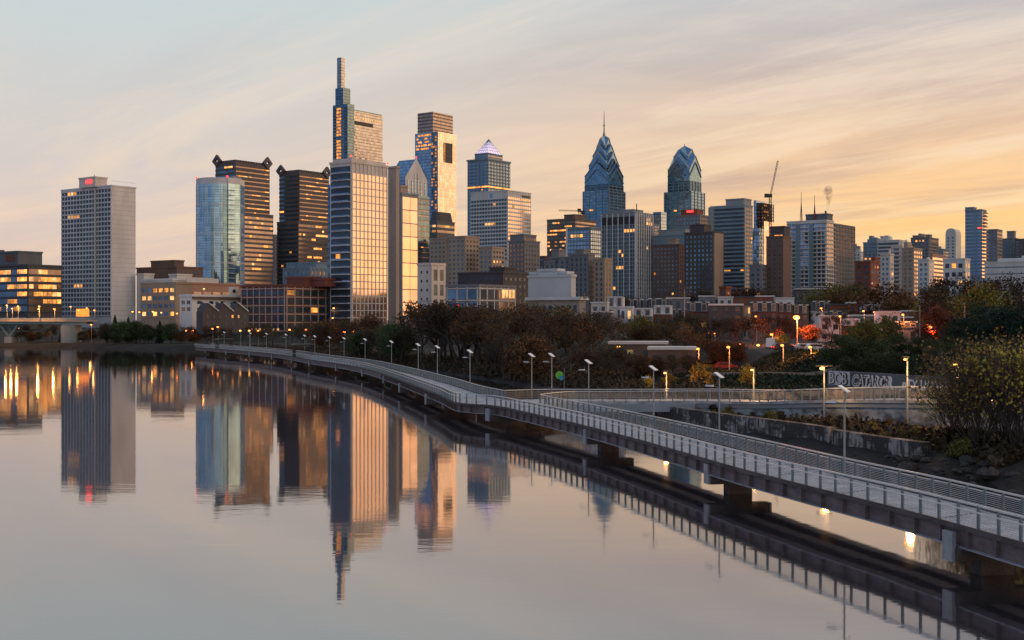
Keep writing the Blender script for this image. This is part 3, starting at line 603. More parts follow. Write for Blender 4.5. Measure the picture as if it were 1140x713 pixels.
# mid block left of the liberty towers
b = Bld('office_tower', 'brown office block with lit floors and a tower crane behind, left of the spired tower', 'building', 640, 1300)
g = st(mode='band', fh=4, wh=.5, bw=3, lit=.25, fz=.3, pane='pane', rows={1: .5, 3: .6, 5: .9, 6: .9, 7: .7})
v = b.vol(609, 640, 664, 244, 'granite', g, dict(g, lit=.02, rows={})); b.vol(628, 640, 652, 239.5, 'brown_brick', None, None, yb=245, Y=1312); b.done()
b = Bld('apartment_tower', 'slim blue glass apartment block with a white edge frame below the spired tower', 'building', 657, 1000)
g = st(fh=3.2, bw=3, ww=.8, wh=.72, lit=.05, fx=.2, fw=.3, pane='blue_glass')
v = b.vol(631, 657, 669, 254, 'blue_grey', g, g); b.part('edge_frame').box(v[0]-v[2]-.6, v[0]-v[2]+1, v[1]-.8, v[1], 0, v[5]+1, 'white_paint'); b.done()
b = Bld('apartment_building', 'old dark stone apartment block with a ragged stepped roof, left of the white ribbed tower', 'building', 655, 820)
g = st(fh=3.3, bw=3.6, ww=.4, wh=.5, lit=.008, pane='pane_dim', fx=.15)
b.vol(612, 640, 646, 287, 'mauve_stone', g, None, deep=18, Y=832); b.vol(634, 655, 662, 284, 'mauve_stone', g, g); v = b.vol(661, 673, 681, 289, 'tan_stone', g, g, Y=812); b.vol(606, 618, 622, 292, 'mauve_stone', g, None, deep=14, Y=840)
b.vol(614, 622, 626, 279, 'mauve_stone', None, None, yb=288, Y=838, deep=8); b.vol(640, 650, 655, 279, 'mauve_stone', None, None, yb=285, Y=828, deep=8); b.done()
b = Bld('theatre_building', 'windowless white building with stepped roof ends above a low tiled hall', 'building', 636, 520)
MT['white_wall'] = mat('white_wall', (.50, .52, .55), .85, 0, .06, .1)
b.vol(588, 636, 641, 308, 'white_wall', None, None); b.vol(590, 631, 638, 304.5, 'white_wall', None, None, yb=309, Y=523); b.vol(599, 620, 628, 301.5, 'white_wall', None, None, yb=306, Y=525)
v = b.vol(588, 645, 652, 334, 'beige_stone', st(fh=4.5, bw=3, ww=.5, wh=.5, lit=0, pane='pane_dim'), None, Y=498, yb=370); b.part('roof').box(v[0]-v[2]-1, v[0]+1, v[1]-1, v[1]+v[3]+1, v[5], v[5]+1.2, 'roof_white'); b.done()

b = Bld('office_tower', 'pale office tower with strong white vertical ribs, right of the spired tower', 'building', 708, 1150)
g = st(fh=3.8, bw=3.1, ww=.7, wh=.7, lit=.02, fx=1.0, fw=.85, fstep=2, fk='white_concrete', pane='pane_dim', mode='punch', top=3, mg=.5)
v = b.vol(669.5, 708, 726.5, 237, 'grey_concrete', g, dict(g, fstep=1, bw=4.5), ywin=332); b.vol(676, 705, 716, 234, 'grey_concrete', None, None, yb=238, Y=1160)
ox, oy, wl, wr, z0, z1 = v; b.part('antenna').beam((ox-4, oy+8, z1), (ox-4, oy+8, z1+9), .5, 'red_brick'); b.part('louvre_band').box(ox-wl+.2, ox-.2, oy-.5, oy, z1-10, z1-3, 'black'); b.done()

# spired tower
def gab(mb, cx, cy, w, z0, ze, zp, k, kr=None, top=.35):
    c = [(-w, -w), (w, -w), (w, w), (-w, w)]; m = [(0, -w), (w, 0), (0, w), (-w, 0)]
    V = [(cx+x, cy+y, z0) for x, y in c]+[(cx+x, cy+y, ze) for x, y in c]+[(cx+x, cy+y, zp) for x, y in m]+[(cx, cy, zp+(zp-ze)*top)]
    mb.add(V, [(0, 1, 5, 8, 4), (1, 2, 6, 9, 5), (2, 3, 7, 10, 6), (3, 0, 4, 11, 7)], k)
    mb.add(V, [(4, 8, 12), (8, 5, 12), (5, 9, 12), (9, 6, 12), (6, 10, 12), (10, 7, 12), (7, 11, 12), (11, 4, 12)], kr or k)
def trims(mb, cx, cy, w, ze, zp, r, k):
    e = r
    for a, m, d in (((-w, -w-e), (0, -w-e), (w, -w-e)), ((w+e, -w), (w+e, 0), (w+e, w))):
        P = [(cx+a[0], cy+a[1], ze), (cx+m[0], cy+m[1], zp), (cx+d[0], cy+d[1], ze)]
        mb.beam(P[0], P[1], r, k); mb.beam(P[1], P[2], r, k)
def liberty(label, xl, xr, xm, Y, levels, body, ysp, yspb):
    b = Bld('skyscraper', label, 'building', xm, Y); b.wallname = 'glass_wall'
    X = PX(xm, 0, Y)[0]; cy = 30.; Yc = Y+cy/ b.c
    hw = lambda px: px/F*(Y+35)/(b.c+b.s)/2
    W0 = hw(xr-xl); cx, cyy = b.loc(xm, Y+35)
    for (wpx, ytop, ybot) in body:
        w = hw(wpx); b.wall.box(cx-w, cx+w, cyy-w, cyy+w, b.z(ybot, Y) if ybot else -2, b.z(ytop, Y), 'crown_glass')
        q = b.part('corner_pier')
        for i in range(5):
            u = -w+.6+i*(2*w-1.2)/4; zb = 0 if not ybot else b.z(ybot, Y)
            q.box(cx+u-.5, cx+u+.5, cyy-w-.6, cyy-w, zb, b.z(ytop, Y)-.1, 'blue_grey'); q.box(cx+w, cx+w+.6, cyy+u-.5, cyy+u+.5, zb, b.z(ytop, Y)-.1, 'blue_grey')
        q = b.part('floor_band')
        for j in range(int((b.z(ytop, Y)-max(b.z(320, Y), zb))/4.2)):
            z = b.z(ytop, Y)-3-j*4.2; q.box(cx-w-.3, cx+w+.3, cyy-w-.3, cyy+w, z, z+.9, 'blue_grey')
            if rng.random() < .12: 
                u = rng.uniform(-.9, .5)*w; b.part('lit_window').box(cx+u, cx+u+rng.uniform(3, 12), cyy-w-.5, cyy-w-.3, z+1, z+3, 'lit')
    for i, (wpx, y0, ye, yp) in enumerate(levels):
        w = hw(wpx); cr = b.part('crown'); gab(cr, cx, cyy, w, b.z(y0, Y), b.z(ye, Y), b.z(yp, Y), 'crown_glass', None, .35 if len(levels) > 2 else (.78 if i == 0 else .5)); 
        trims(b.part('gable_trim'), cx, cyy, w, b.z(ye, Y), b.z(yp, Y), .45, 'trim_light' if (i > 0 or len(levels) < 3) else 'blue_grey')
        w2 = w*.8; trims(b.part('gable_trim'), cx, cyy, w*.995, b.z(ye, Y)-9, b.z(yp, Y)-9, .6, 'blue_grey')
    q = b.part('spire'); zb = b.z(yspb, Y); zt = b.z(ysp, Y); q.beam((cx, cyy, zb), (cx, cyy, zb+(zt-zb)*.25), hw(7), 'steel', 8, hw(3)); q.beam((cx, cyy, zb+(zt-zb)*.25), (cx, cyy, zt), hw(2.4), 'steel', 6, .3); q.sphere((cx, cyy, zb+(zt-zb)*.5), hw(3), 'steel')
    b.done()
liberty('blue glass skyscraper with stacked gables rising to a long needle spire', 649, 696.5, 672.5, 1700,
        [(43.5, 215, 194, 179), (34.5, 186, 182, 167), (26, 176, 171, 158.5), (17, 166, 161, 150)], [(48, 211, None), (43.5, 204, 212)], 119, 152)
liberty('blue glass skyscraper with a single pointed gabled crown and no spire', 740, 785, 762, 1720,
        [(38, 212, 187, 171), (25, 176, 172, 163)], [(46.5, 212, None), (38, 200, 213)], 156.5, 166)
b = Bld('office_tower', 'blue glass slab squeezed left of the gabled crown tower', 'building', 738, 1500)
b.vol(727, 736, 742, 236, 'blue_glass', None, None, cap=False); b.done()
b = Bld('hotel_tower', 'ornate red and grey stone hotel in front of the gabled crown tower', 'building', 779, 1250)
g = st(fh=4, bw=3.5, ww=.5, wh=.6, lit=.02, fx=.4)
b.vol(752, 779, 790, 240, 'mauve_stone', g, g); b.vol(758, 776, 783, 234, 'red_brick', None, None, yb=241, Y=1260); q = b.part('beacon'); q.box(-14, -7, -1, -.4, b.z(236, 1250), b.z(234, 1250), 'lamp_red'); b.done()
b = Bld('office_tower', 'long blue grey office block with plain pale top band, left of the dark brick block', 'building', 765, 1150)
b.vol(727, 765, 771, 262, 'blue_grey', st(mode='band', fh=6, wh=.25, lit=.05, top=8), None, deep=15); b.vol(733, 763, 768, 256, 'grey_concrete', None, None, yb=263, Y=1158, deep=12); b.done()
b = Bld('apartment_building', 'square brown brick apartment block with pale lit stair head, right of the white ribbed tower', 'building', 758, 980)
g = st(fh=3.3, bw=3.1, ww=.42, wh=.52, lit=.01, pane='pane')
b.vol(726, 756, 764, 273, 'brown_brick', g, g); v = b.vol(744, 752, 758, 267, 'tan_stone', None, None, yb=274, Y=990, deep=6); b.done()
b = Bld('apartment_building', 'taller blackish brick block with a tan side wall, left of the round cornered tower', 'building', 795, 900)
b.vol(762, 795, 806, 259, 'dark_brick', g, dict(g, bw=2.6)); v = b.vol(768, 784, 792, 251, 'dark_brick', None, None, yb=260, Y=908); roofbits(b, v, 1, 'dark_brick', 2)
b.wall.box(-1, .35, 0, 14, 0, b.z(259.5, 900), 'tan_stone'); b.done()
# round-cornered tower
b = Bld('apartment_tower', 'tall banded concrete tower with long balconies and a rounded corner, left of the unfinished tower', 'building', 829, 1000)
v = b.vol(791, 829, 838, 229, 'grey_concrete', st(mode='band', fh=3.3, wh=.42, lit=.02, bw=3, pane='pane_dim', fz=1.3, fhh=1.25, fk='blue_grey', rows={15: .5}), st(fh=3.3, bw=3, ww=.4, lit=.04), ywin=335); b.vol(808, 828, 830, 222, 'grey_concrete', None, None, yb=230, Y=1004, deep=14)
ox, oy, wl, wr, z0, z1 = v; q = b.part('rounded_corner'); q.beam((ox-wl+1, oy+1.2, 0), (ox-wl+1, oy+1.2, z1), 3.2, 'grey_concrete', 14); b.done()
b = Bld('unfinished_tower', 'unfinished glass tower with bare upper floors under a tall tower crane', 'building', 845, 1350)
v = b.vol(838, 845, 862, 254, 'blue_glass', None, None, cap=False); v2 = b.vol(839, 842, 852, 223, 'blue_glass', None, None, yb=255, Y=1356, cap=False)
q = b.part('bare_floor'); ox, oy, wl, wr, z0, z1 = v; zt = b.z(226, 1350)
for j in range(9): z = z1+j*3.4; q.box(ox-wl+2, ox, oy+8, oy+wr, z, z+.5, 'granite'); 
for i in range(8): y_ = oy+9+i*(wr-10)/7; q.box(ox-1.2, ox-.4, y_, y_+.8, z1, zt, 'brown_brick'); q.box(ox-wl+3, ox-wl+4, y_, y_+.8, z1, zt, 'brown_brick')
q = b.part('sky_gold_wall'); q.box(ox, ox+.5, oy+wr*.3, oy+wr*.95, 0, z1+8, 'sky_gold_glass'); q = b.part('lit_window')
for i in range(30): q.box(ox-.2, ox+.2, oy+10+rng.random()*(wr-14), oy+12+rng.random()*(wr-14), z1+rng.randint(0, 8)*3.4+.6, z1+.6, 'lit') if False else q.box(ox-1.5, ox-.9, *sorted((lambda a: (a, a+1.6))(oy+9+rng.random()*(wr-12))), *(lambda z: (z, z+1.2))(z1+rng.randint(0, 7)*3.4+1.2), 'lit')
b.wallname = 'glass_wall'; b.done()
b = Bld('apartment_building', 'plain brown brick tower with stepped top right of the unfinished tower', 'building', 874, 900)
b.vol(853, 872, 877, 264, 'brown_brick', st(fh=3.4, bw=4, ww=.3, wh=.4, lit=.015, pane='pane_dim'), None, deep=14); b.vol(857, 873, 877, 253, 'dark_brick', None, None, yb=265, Y=910, deep=10); q = b.part('lit_window'); q.box(-8, -2, -.5, 0, b.z(263, 900), b.z(261.5, 900), 'lit'); b.done()
b = Bld('apartment_tower', 'wide pale apartment slab with rows of balconies and chimney smoking on its roof', 'building', 920, 930)
g = st(fh=3.2, bw=3.4, ww=.72, wh=.6, lit=.015, fz=.9, fhh=.5, pane='blue_glass')
v = b.vol(876, 920, 928, 246, 'white_concrete', g, dict(g, pane='pane')); p = b.vol(897, 921, 927, 239, 'dark_concrete', None, None, yb=247, Y=936)
ox, oy, wl, wr, z0, z1 = v; q = b.part('stair_recess')
for u in (.32, .66): q.box(ox-wl*u-3, ox-wl*u, oy-1, oy, 4, z1-2, 'blue_grey')
q = b.part('antenna'); 
for u, h in ((.7, 23), (.36, 20)): q.beam((ox-wl*u, oy+5, z1), (ox-wl*u, oy+5, z1+h), .35, 'red_brick', 4, .15); q.beam((ox-wl*u-1, oy+5, z1), (ox-wl*u, oy+5, z1+h*.7), .2, 'red_brick'); q.beam((ox-wl*u+1, oy+5, z1), (ox-wl*u, oy+5, z1+h*.7), .2, 'red_brick')
b.part('chimney').beam((p[0]-2.5, p[1]+3, p[5]), (p[0]-2.5, p[1]+3, p[5]+3), .8, 'dark_concrete', 8)
CHIM = (PX(921, 236, 940)); b.done()
b = Bld('apartment_tower', 'dark framed apartment wing with gold glints between its floors, right of the smoking roof', 'building', 930, 985)
g = st(fh=3.2, bw=3.4, ww=.7, wh=.55, lit=.0, fz=.6, fx=.5, fw=1.2, fhh=.7, pane='pane_sky_gold', mg=.2)
b.vol(926, 929, 951.5, 250, 'mauve_stone', None, g, ywin=340); b.done()

# right hand far group
def simple(name, label, xl, xc, xr, yt, Y, k, **kw):
    b = Bld(name, label, 'building', xc, Y, maxwin=kw.pop('mw', 60)); g = st(fh=kw.pop('fh', 3.4), bw=kw.pop('bw', 4), ww=kw.pop('ww', .5), wh=kw.pop('wh', .5), lit=kw.pop('lit', .02), pane=kw.pop('pane', 'pane'), mode=kw.pop('mode', 'punch'), fz=kw.pop('fz', 0), fhh=.7)
    v = b.vol(xl, xc, xr, yt, k, g, dict(g, pane=kw.pop('rp', 'pane')), ywin=330)
    for (a, c, d, y) in kw.get('caps', []): b.vol(a, c, d, y, k, None, None, yb=yt, Y=Y+9, deep=8)
    if kw.get('bits'): roofbits(b, v, kw['bits'], k, 5)
    return b.done()
simple('flats_building', 'low red brick block with a yellow lit stair, right of the dark framed wing', 952, 969, 979, 292, 800, 'red_brick', lit=.02, pane='pane_dim', bw=5, rp='pane_sky_gold', caps=[(970, 974, 978, 288)])
simple('apartment_tower', 'grey apartment block right of the low red brick block, second from the dark framed wing', 961, 985, 993, 270, 1300, 'blue_grey', bits=3, fz=.4)
simple('apartment_tower', 'pale block with banded balconies and a twin chimney roof, middle of the right hand cluster', 977, 1001, 1008, 268, 1150, 'white_concrete', bits=2, fz=.8, mode='band', pane='pane_dim', caps=[(980, 984, 986, 264), (987, 989, 991, 264)])
simple('apartment_tower', 'pale slab with blank left wall and stacked blue balconies, centre of the right hand cluster', 992, 1004, 1015, 274, 1050, 'pale_concrete', fz=.6, bw=6, bits=1)
simple('apartment_tower', 'narrow concrete slab split by golden gaps in the right hand cluster', 1004, 1017, 1027, 277, 1000, 'beige_stone', lit=.02, rp='pane_sky_gold', bits=2, bw=5)
simple('hotel_building', 'brown stone hotel with roof turrets behind the right hand cluster', 1014, 1034, 1045, 265, 1350, 'mauve_stone', caps=[(1016, 1022, 1025, 263), (1030, 1035, 1037, 262)], bits=2)
simple('office_building', 'cream block with a gold lit flank at the right end of the cluster', 1036, 1038, 1051, 284, 1050, 'salmon', rp='pane_sky_gold', mode='band', bw=5)
simple('office_building', 'low white topped block with dark square windows below the round topped tower', 1050, 1074, 1080, 289, 850, 'white_concrete', pane='pane_dim', bw=5, ww=.6, fh=6)
simple('apartment_block', 'far brown block left of the dark brick one in the gap beside the smoking roof', 936, 948, 958, 274, 1500, 'grey_concrete', bits=2)
simple('apartment_block', 'pale stepped block just right of the dark framed wing, partly hidden', 950, 958, 963, 281, 1400, 'white_concrete', bits=2)
simple('apartment_block', 'pale blue block with a flat top, back row of the right hand cluster', 966, 976, 983, 267, 1500, 'blue_grey', bits=2)
simple('apartment_block', 'cream block in the front row of the right hand cluster, left of the stacked balconies', 980, 991, 995, 284, 900, 'pale_concrete', bits=1)
simple('apartment_block', 'narrow white block rising behind the golden gaps in the right hand cluster', 1003, 1010, 1014, 270, 1400, 'white_concrete', bits=1)
simple('apartment_block', 'low pale block at the foot of the golden gaps in the right hand cluster', 1022, 1034, 1040, 290, 880, 'white_concrete', bits=1)
simple('apartment_block', 'low grey block between the cream block and the round topped tower', 1040, 1050, 1056, 278, 1450, 'blue_grey', bits=1)
b = Bld('office_tower', 'slender white tower with a rounded top, left of the tall banded glass tower', 'building', 1064, 1600)
v = b.vol(1052.5, 1064, 1070, 262, 'white_concrete', st(fh=4, bw=6, ww=.4, wh=.5, lit=0), None, cap=False); ox, oy, wl, wr, z0, z1 = v; q = b.part('rounded_top'); n = 9
q.add([(ox-wl/2-wl/2*math.cos(math.pi*i/n), oy+d, z1+9*math.sin(math.pi*i/n)**.6) for d in (0, wr) for i in range(n+1)], [(i, i+1, n+2+i, n+1+i) for i in range(n)]+[tuple(range(n, -1, -1)), tuple(range(n+1, 2*n+2))], 'white_concrete'); b.done()
b = Bld('glass_tower', 'tall banded blue glass tower with gold balcony edge, highest at the right end', 'building', 1093, 1300)
g = st(mode='band', fh=3.6, wh=.62, lit=.01, bw=3, fz=.4, pane='blue_glass'); v = b.vol(1074.5, 1093, 1098, 234, 'blue_grey', g, dict(g, pane='pane_sky_gold'), ywin=310); b.vol(1074.5, 1084, 1088, 231.5, 'blue_grey', None, None, yb=235, Y=1304, deep=10)
ox, oy, wl, wr, z0, z1 = v; q = b.part('balcony')
for j in range(28): q.box(ox, ox+2.5, oy+wr*.3, oy+wr*.9, z1-3-j*3.6, z1-2.2-j*3.6, 'salmon')
q = b.part('beacon'); q.box(ox-4, ox-.5, oy-.7, oy-.4, z1-19, z1-18, 'lamp_red'); b.done()
simple('apartment_tower', 'mauve tower with vertical stripes just right of the banded glass tower', 1098, 1110, 1116, 256, 1400, 'mauve_stone', bw=5, fh=4)
simple('apartment_tower', 'small square topped mauve tower near the right edge of the picture', 1116, 1131, 1137, 266, 1500, 'mauve_stone', caps=[(1121, 1129, 1133, 258)])
simple('apartment_tower', 'reddish block cut by the right edge of the picture behind the long pale hall', 1130, 1160, 1170, 266, 1450, 'granite')
simple('hall_building', 'long low pale hall with thin window bands above the big bare trees at right', 1096, 1175, 1190, 291, 1000, 'white_concrete', mode='band', wh=.15, fh=5, pane='pane', bits=3)
# a few background blocks closing gaps
simple('office_building', 'mauve office block seen in the gap between the twin brown towers', 300, 306, 311, 262, 1500, 'mauve_stone')
simple('apartment_block', 'small brown block low between the brick flats and the brown lit office', 600, 606, 611, 286, 1150, 'granite', bw=5)
simple('office_building', 'blue grey block low behind the white ribbed tower and brown brick apartments', 716, 728, 734, 250, 1450, 'blue_grey')
simple('flats_building', 'low mauve block at the foot of the unfinished tower', 834, 848, 858, 296, 900, 'mauve_stone', lit=.05)
simple('flats_building', 'small red brick block with a flat roof at the foot of the round cornered tower', 801, 808, 814, 321, 620, 'red_brick', bw=6, pane='pane_dim')

# ------------------------------------------------------------------ cranes, smoke
def lattice(mb, a, b_, w, n, k, r=.12):
    a = Vector(a); b_ = Vector(b_); d = (b_-a).normalized(); u = d.cross(Vector((0, 1, 0))).normalized(); v = d.cross(u)
    cs = [(u*x+v*y)*w/2 for x, y in ((-1, -1), (1, -1), (1, 1), (-1, 1))]
    for c in cs: mb.beam(a+c, b_+c, r*1.4, k)
    for i in range(n):
        p, q = a.lerp(b_, i/n), a.lerp(b_, (i+1)/n)
        for j in range(4): mb.beam(p+cs[j], q+cs[(j+1) % 4], r, k)
def crane(label, xm, ybase, ycab, xj, yj, Y, xc=None, yc=None):
    P0 = PX(xm, ybase, Y); r = empty('tower_crane', P0, 0, label, 'crane'); rel = lambda x, y: (PX(x, y, Y)[0]-P0[0], 0, PX(x, y, Y)[2]-P0[2])
    m = MB(); lattice(m, (0, 0, 0), rel(xm, ycab), 2.2, 10, 'brown_brick', .16); m.build('mast', r)
    m = MB(); lattice(m, rel(xm, ycab), rel(xj, yj), 1.3, 16, 'brown_brick', .1); m.build('jib', r)
    c = rel(xm, ycab); m = MB(); m.box(c[0]-2.2, c[0]+1.8, -1.6, 1.6, c[2]-1, c[2]+2.5, 'black'); m.build('cab', r)
    m = MB(); t = rel(xc, yc); lattice(m, c, t, 1.6, 4, 'granite', .2); m.box(t[0]-2.2, t[0]+2.2, -1.5, 1.5, t[2]-3, t[2]+1, 'black'); m.build('counter_jib', r)
crane('luffing tower crane with steeply raised jib over the unfinished glass tower', 857.5, 300, 219, 866, 179, 1360, 853.5, 217)
crane('flat jib tower crane peeping over the brown lit office block', 645, 262, 235, 622, 234.5, 1450, 649, 236)
def smoke():
    m = bpy.data.materials.new('smoke'); m.use_nodes = True
    global nt; nt = m.node_tree; nt.nodes.remove(nt.nodes['Principled BSDF']); pv = N('ShaderNodeVolumePrincipled'); pv.inputs['Color'].default_value = (.5, .46, .46, 1)
    g = N('ShaderNodeTexCoord'); t = N('ShaderNodeTexNoise'); t.inputs['Scale'].default_value = .35; t.inputs['Detail'].default_value = 4; L(g.outputs['Object'], t.inputs[0]); L(mrange(t.outputs[0], .36, .62, .0, .2), pv.inputs['Density'])
    L(pv.outputs[0], nt.nodes['Material Output'].inputs['Volume']); MT['smoke_m'] = m
    b = MB(); path = [(0, 0, 0, .8), (.4, 0, 4, 1.2), (1., 0, 8, 1.8), (1.2, 0, 12, 2.6), (0.4, 0, 15, 3.6), (.8, 0, 18.5, 2.6), (1.2, 0, 20, .8)]; n = 10; P = []
    for x, y, z, r in path:
        for i in range(n): a = 2*math.pi*i/n; P.append((x+r*math.cos(a), y+r*math.sin(a), z))
    b.add(P, [(j*n+i, j*n+(i+1) % n, (j+1)*n+(i+1) % n, (j+1)*n+i) for j in range(len(path)-1) for i in range(n)]+[tuple(range(n-1, -1, -1)), tuple(range((len(path)-1)*n, len(path)*n))], 'smoke_m')
    o = b.build('smoke_plume', None, CHIM); tag(o, 'small dark puff of smoke rising from the pale apartment slab roof', 'smoke')
smoke()

# ------------------------------------------------------------------ boardwalk over the river
ZD = 2.4
PAIR = [((26.6, 34), (30.6, 35.5)), ((22.0, 54.1), (25.6, 56)), ((21.2, 57.8), (24.6, 60)), ((19.6, 64.2), (23.1, 67)), ((17.1, 72.6), (20.7, 76)), ((14.6, 81.7), (18.4, 86)), ((12.5, 90.8), (16.2, 95)),
        ((9.6, 103), (13.3, 107)), ((5.4, 118.4), (9.5, 121.5)), ((1.0, 132.4), (5.0, 136)), ((-1.9, 140.6), (3.0, 143)), ((-6.3, 146), (-.8, 151)), ((-9.0, 160), (-4.2, 163)), ((-14.1, 184), (-8.6, 184)), ((-20.2, 212), (-15.2, 212)),
        ((-26.8, 240), (-22.5, 241)), ((-34.6, 267), (-30.4, 268.5)), ((-48.3, 303), (-44.2, 304.6)), ((-61.9, 343), (-57.8, 344.6)), ((-77, 378), (-73, 380)), ((-94, 412), (-90, 414)), ((-113, 448), (-108, 451))]
def catmull(pts, m=8):
    P = np.array(pts, float); P = np.vstack([2*P[0]-P[1], P, 2*P[-1]-P[-2]]); o = []
    for i in range(1, len(P)-2):
        for t in np.arange(0, 1, 1/m):
            p0, p1, p2, p3 = P[i-1:i+3]; o.append(.5*((2*p1)+(-p0+p2)*t+(2*p0-5*p1+4*p2-p3)*t*t+(-p0+3*p1-3*p2+p3)*t**3))
    o.append(P[-2]); return np.array(o)
NE = catmull([p[0] for p in PAIR]); FE = catmull([p[1] for p in PAIR])
def walk(pts, step):
    """points every `step` metres along a polyline, with direction"""
    pts = np.asarray(pts, float); seg = np.hypot(*(pts[1:]-pts[:-1])[:, :2].T); s = np.concatenate([[0], np.cumsum(seg)]); T = s[-1]
    n = int(T/step); o = []
    for i in range(n+1):
        d = i*step; q = np.array([np.interp(d, s, pts[:, k]) for k in range(pts.shape[1])]); e = np.array([np.interp(min(d+.5, T), s, pts[:, k])-np.interp(max(d-.5, 0), s, pts[:, k]) for k in range(2)]); o.append((q, e/np.linalg.norm(e)))
    return o
def strip(mb, A, B, z0, z1, k):
    n = len(A); V = []
    za = A[:, 2] if A.shape[1] > 2 else np.zeros(n)
    for i in range(n): a, b_ = A[i], B[i]; V += [(a[0], a[1], z0+za[i]), (b_[0], b_[1], z0+za[i]), (b_[0], b_[1], z1+za[i]), (a[0], a[1], z1+za[i])]
    F_ = []
    for i in range(n-1):
        o = 4*i
        for j in range(4): F_.append((o+j, o+(j+1) % 4, o+4+(j+1) % 4, o+4+j))
    F_ += [(3, 2, 1, 0), (4*n-4, 4*n-3, 4*n-2, 4*n-1)]; mb.add(V, F_, k)
def offs(P, d):
    T = np.gradient(P[:, :2], axis=0); T /= np.linalg.norm(T, axis=1)[:, None]; Q = P.copy(); Q[:, 0] += -T[:, 1]*d; Q[:, 1] += T[:, 0]*d; return Q
def tubeline(mb, P, z, r, k):
    """a continuous rail following P"""
    A = offs(P, r); B = offs(P, -r); strip(mb, A, B, z-r, z+r, k)
BW = empty('boardwalk', (22, 56, 0), 0, 'long grey boardwalk bridge on concrete piers curving across the river', 'bridge')
org = np.array([22., 56.])
NEl, FEl = NE-org, FE-org
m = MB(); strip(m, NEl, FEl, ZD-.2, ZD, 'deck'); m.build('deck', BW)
m = MB()
for t in (.07, .5, .93):
    G = NEl*(1-t)+FEl*t; strip(m, offs(G, .14), offs(G, -.14), ZD-.98, ZD-.2, 'girder'); strip(m, offs(G, .38), offs(G, -.38), ZD-1.04, ZD-.98, 'girder_flange')

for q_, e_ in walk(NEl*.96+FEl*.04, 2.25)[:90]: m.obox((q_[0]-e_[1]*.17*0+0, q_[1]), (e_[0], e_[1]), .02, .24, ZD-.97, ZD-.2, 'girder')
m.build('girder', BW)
m = MB()
for i_, (q_, e_) in enumerate(walk(NEl, 9)[:24]):
    m = MB()
    j_ = int(np.argmin(np.hypot(NEl[:, 0]-q_[0], NEl[:, 1]-q_[1]))); a_ = NEl[j_]; b_ = FEl[j_]; d_ = (b_-a_)/np.linalg.norm(b_-a_); c_ = (a_+b_)/2; m.obox(c_, d_, np.linalg.norm(b_-a_)/2-.02, .05, ZD+.002, ZD+.012, 'pier'); m.build('deck_joint', BW)
m = MB(); strip(m, offs(NEl, .0), offs(NEl, -.08 if False else .08), ZD-.2, ZD+.05, 'pier'); strip(m, offs(FEl, .0), offs(FEl, .08), ZD-.2, ZD+.05, 'pier'); m.build('edge_curb', BW)
mid = (NE+FE)/2
for i, (q, e) in enumerate(walk(mid[int(np.argmin(abs(mid[:, 1]-59.5))):], 28.6)):
    if i > 14: break
    wd = 4.2 if not (140 < q[1] < 200) else 6.5
    if q[1] > 60: pass
    p_ = MB(); c = (q[0]-org[0]+0, q[1]-org[1]); n_ = (-e[1], e[0])
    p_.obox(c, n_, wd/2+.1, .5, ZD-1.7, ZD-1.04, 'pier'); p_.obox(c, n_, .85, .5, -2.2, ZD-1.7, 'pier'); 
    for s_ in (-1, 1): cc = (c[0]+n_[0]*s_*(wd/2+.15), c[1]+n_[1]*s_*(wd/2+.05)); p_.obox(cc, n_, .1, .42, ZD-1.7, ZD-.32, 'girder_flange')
    p_.build('pier', BW)
def railing(P, z, par, posts=100, step=1.6, h=1.12, nb=9, post_off=0, base=org, hand=True, kb='rail_bar', start=0):
    """P: local polyline (z column optional): top rail, bars, posts"""
    zc = P[:, 2] if P.shape[1] > 2 else None
    m = MB(); tubeline(m, P, z+h, .045, 'rail_top'); m.build('handrail', par)
    m = MB(); 
    for j in range(nb): tubeline(m, P, z+.14+j*(h-.24)/nb, .0125, kb)
    m.build('rail_bars', par)
    pm = MB(); pm.box(-.035, .035, -.075, .075, .0, h-.02, 'rail'); me = pm.mesh('post'); rest = MB(); n = 0
    W_ = walk(P, step)
    for q, e in W_:
        zz_ = z+(q[2] if len(q) > 2 else 0)
        if n < posts: o = obj('post', me, par, (q[0], q[1], zz_), None, math.atan2(e[1], e[0]))
        else: rest.obox((q[0], q[1]), (e[0], e[1]), .035, .1, zz_, zz_+h-.02, 'rail')
        n += 1
    if rest.v: tag(rest.build('posts', par), kind='stuff')
railing(offs(NEl, -.0)+0, ZD, BW, 50)
iN = [i for i in range(len(FE)) if FE[i][1] <= 142.6]; iF = [i for i in range(len(FE)) if FE[i][1] >= 151]
railing(FEl[iN], ZD, BW, 50); railing(FEl[iF], ZD, BW, 0)
m = MB(); a = offs(FEl[iN], -.28); tubeline(m, a, ZD+.86, .03, 'rail_top'); a = offs(NEl, .28); tubeline(m, a, ZD+.86, .03, 'rail_top'); m.build('inner_handrail', BW)

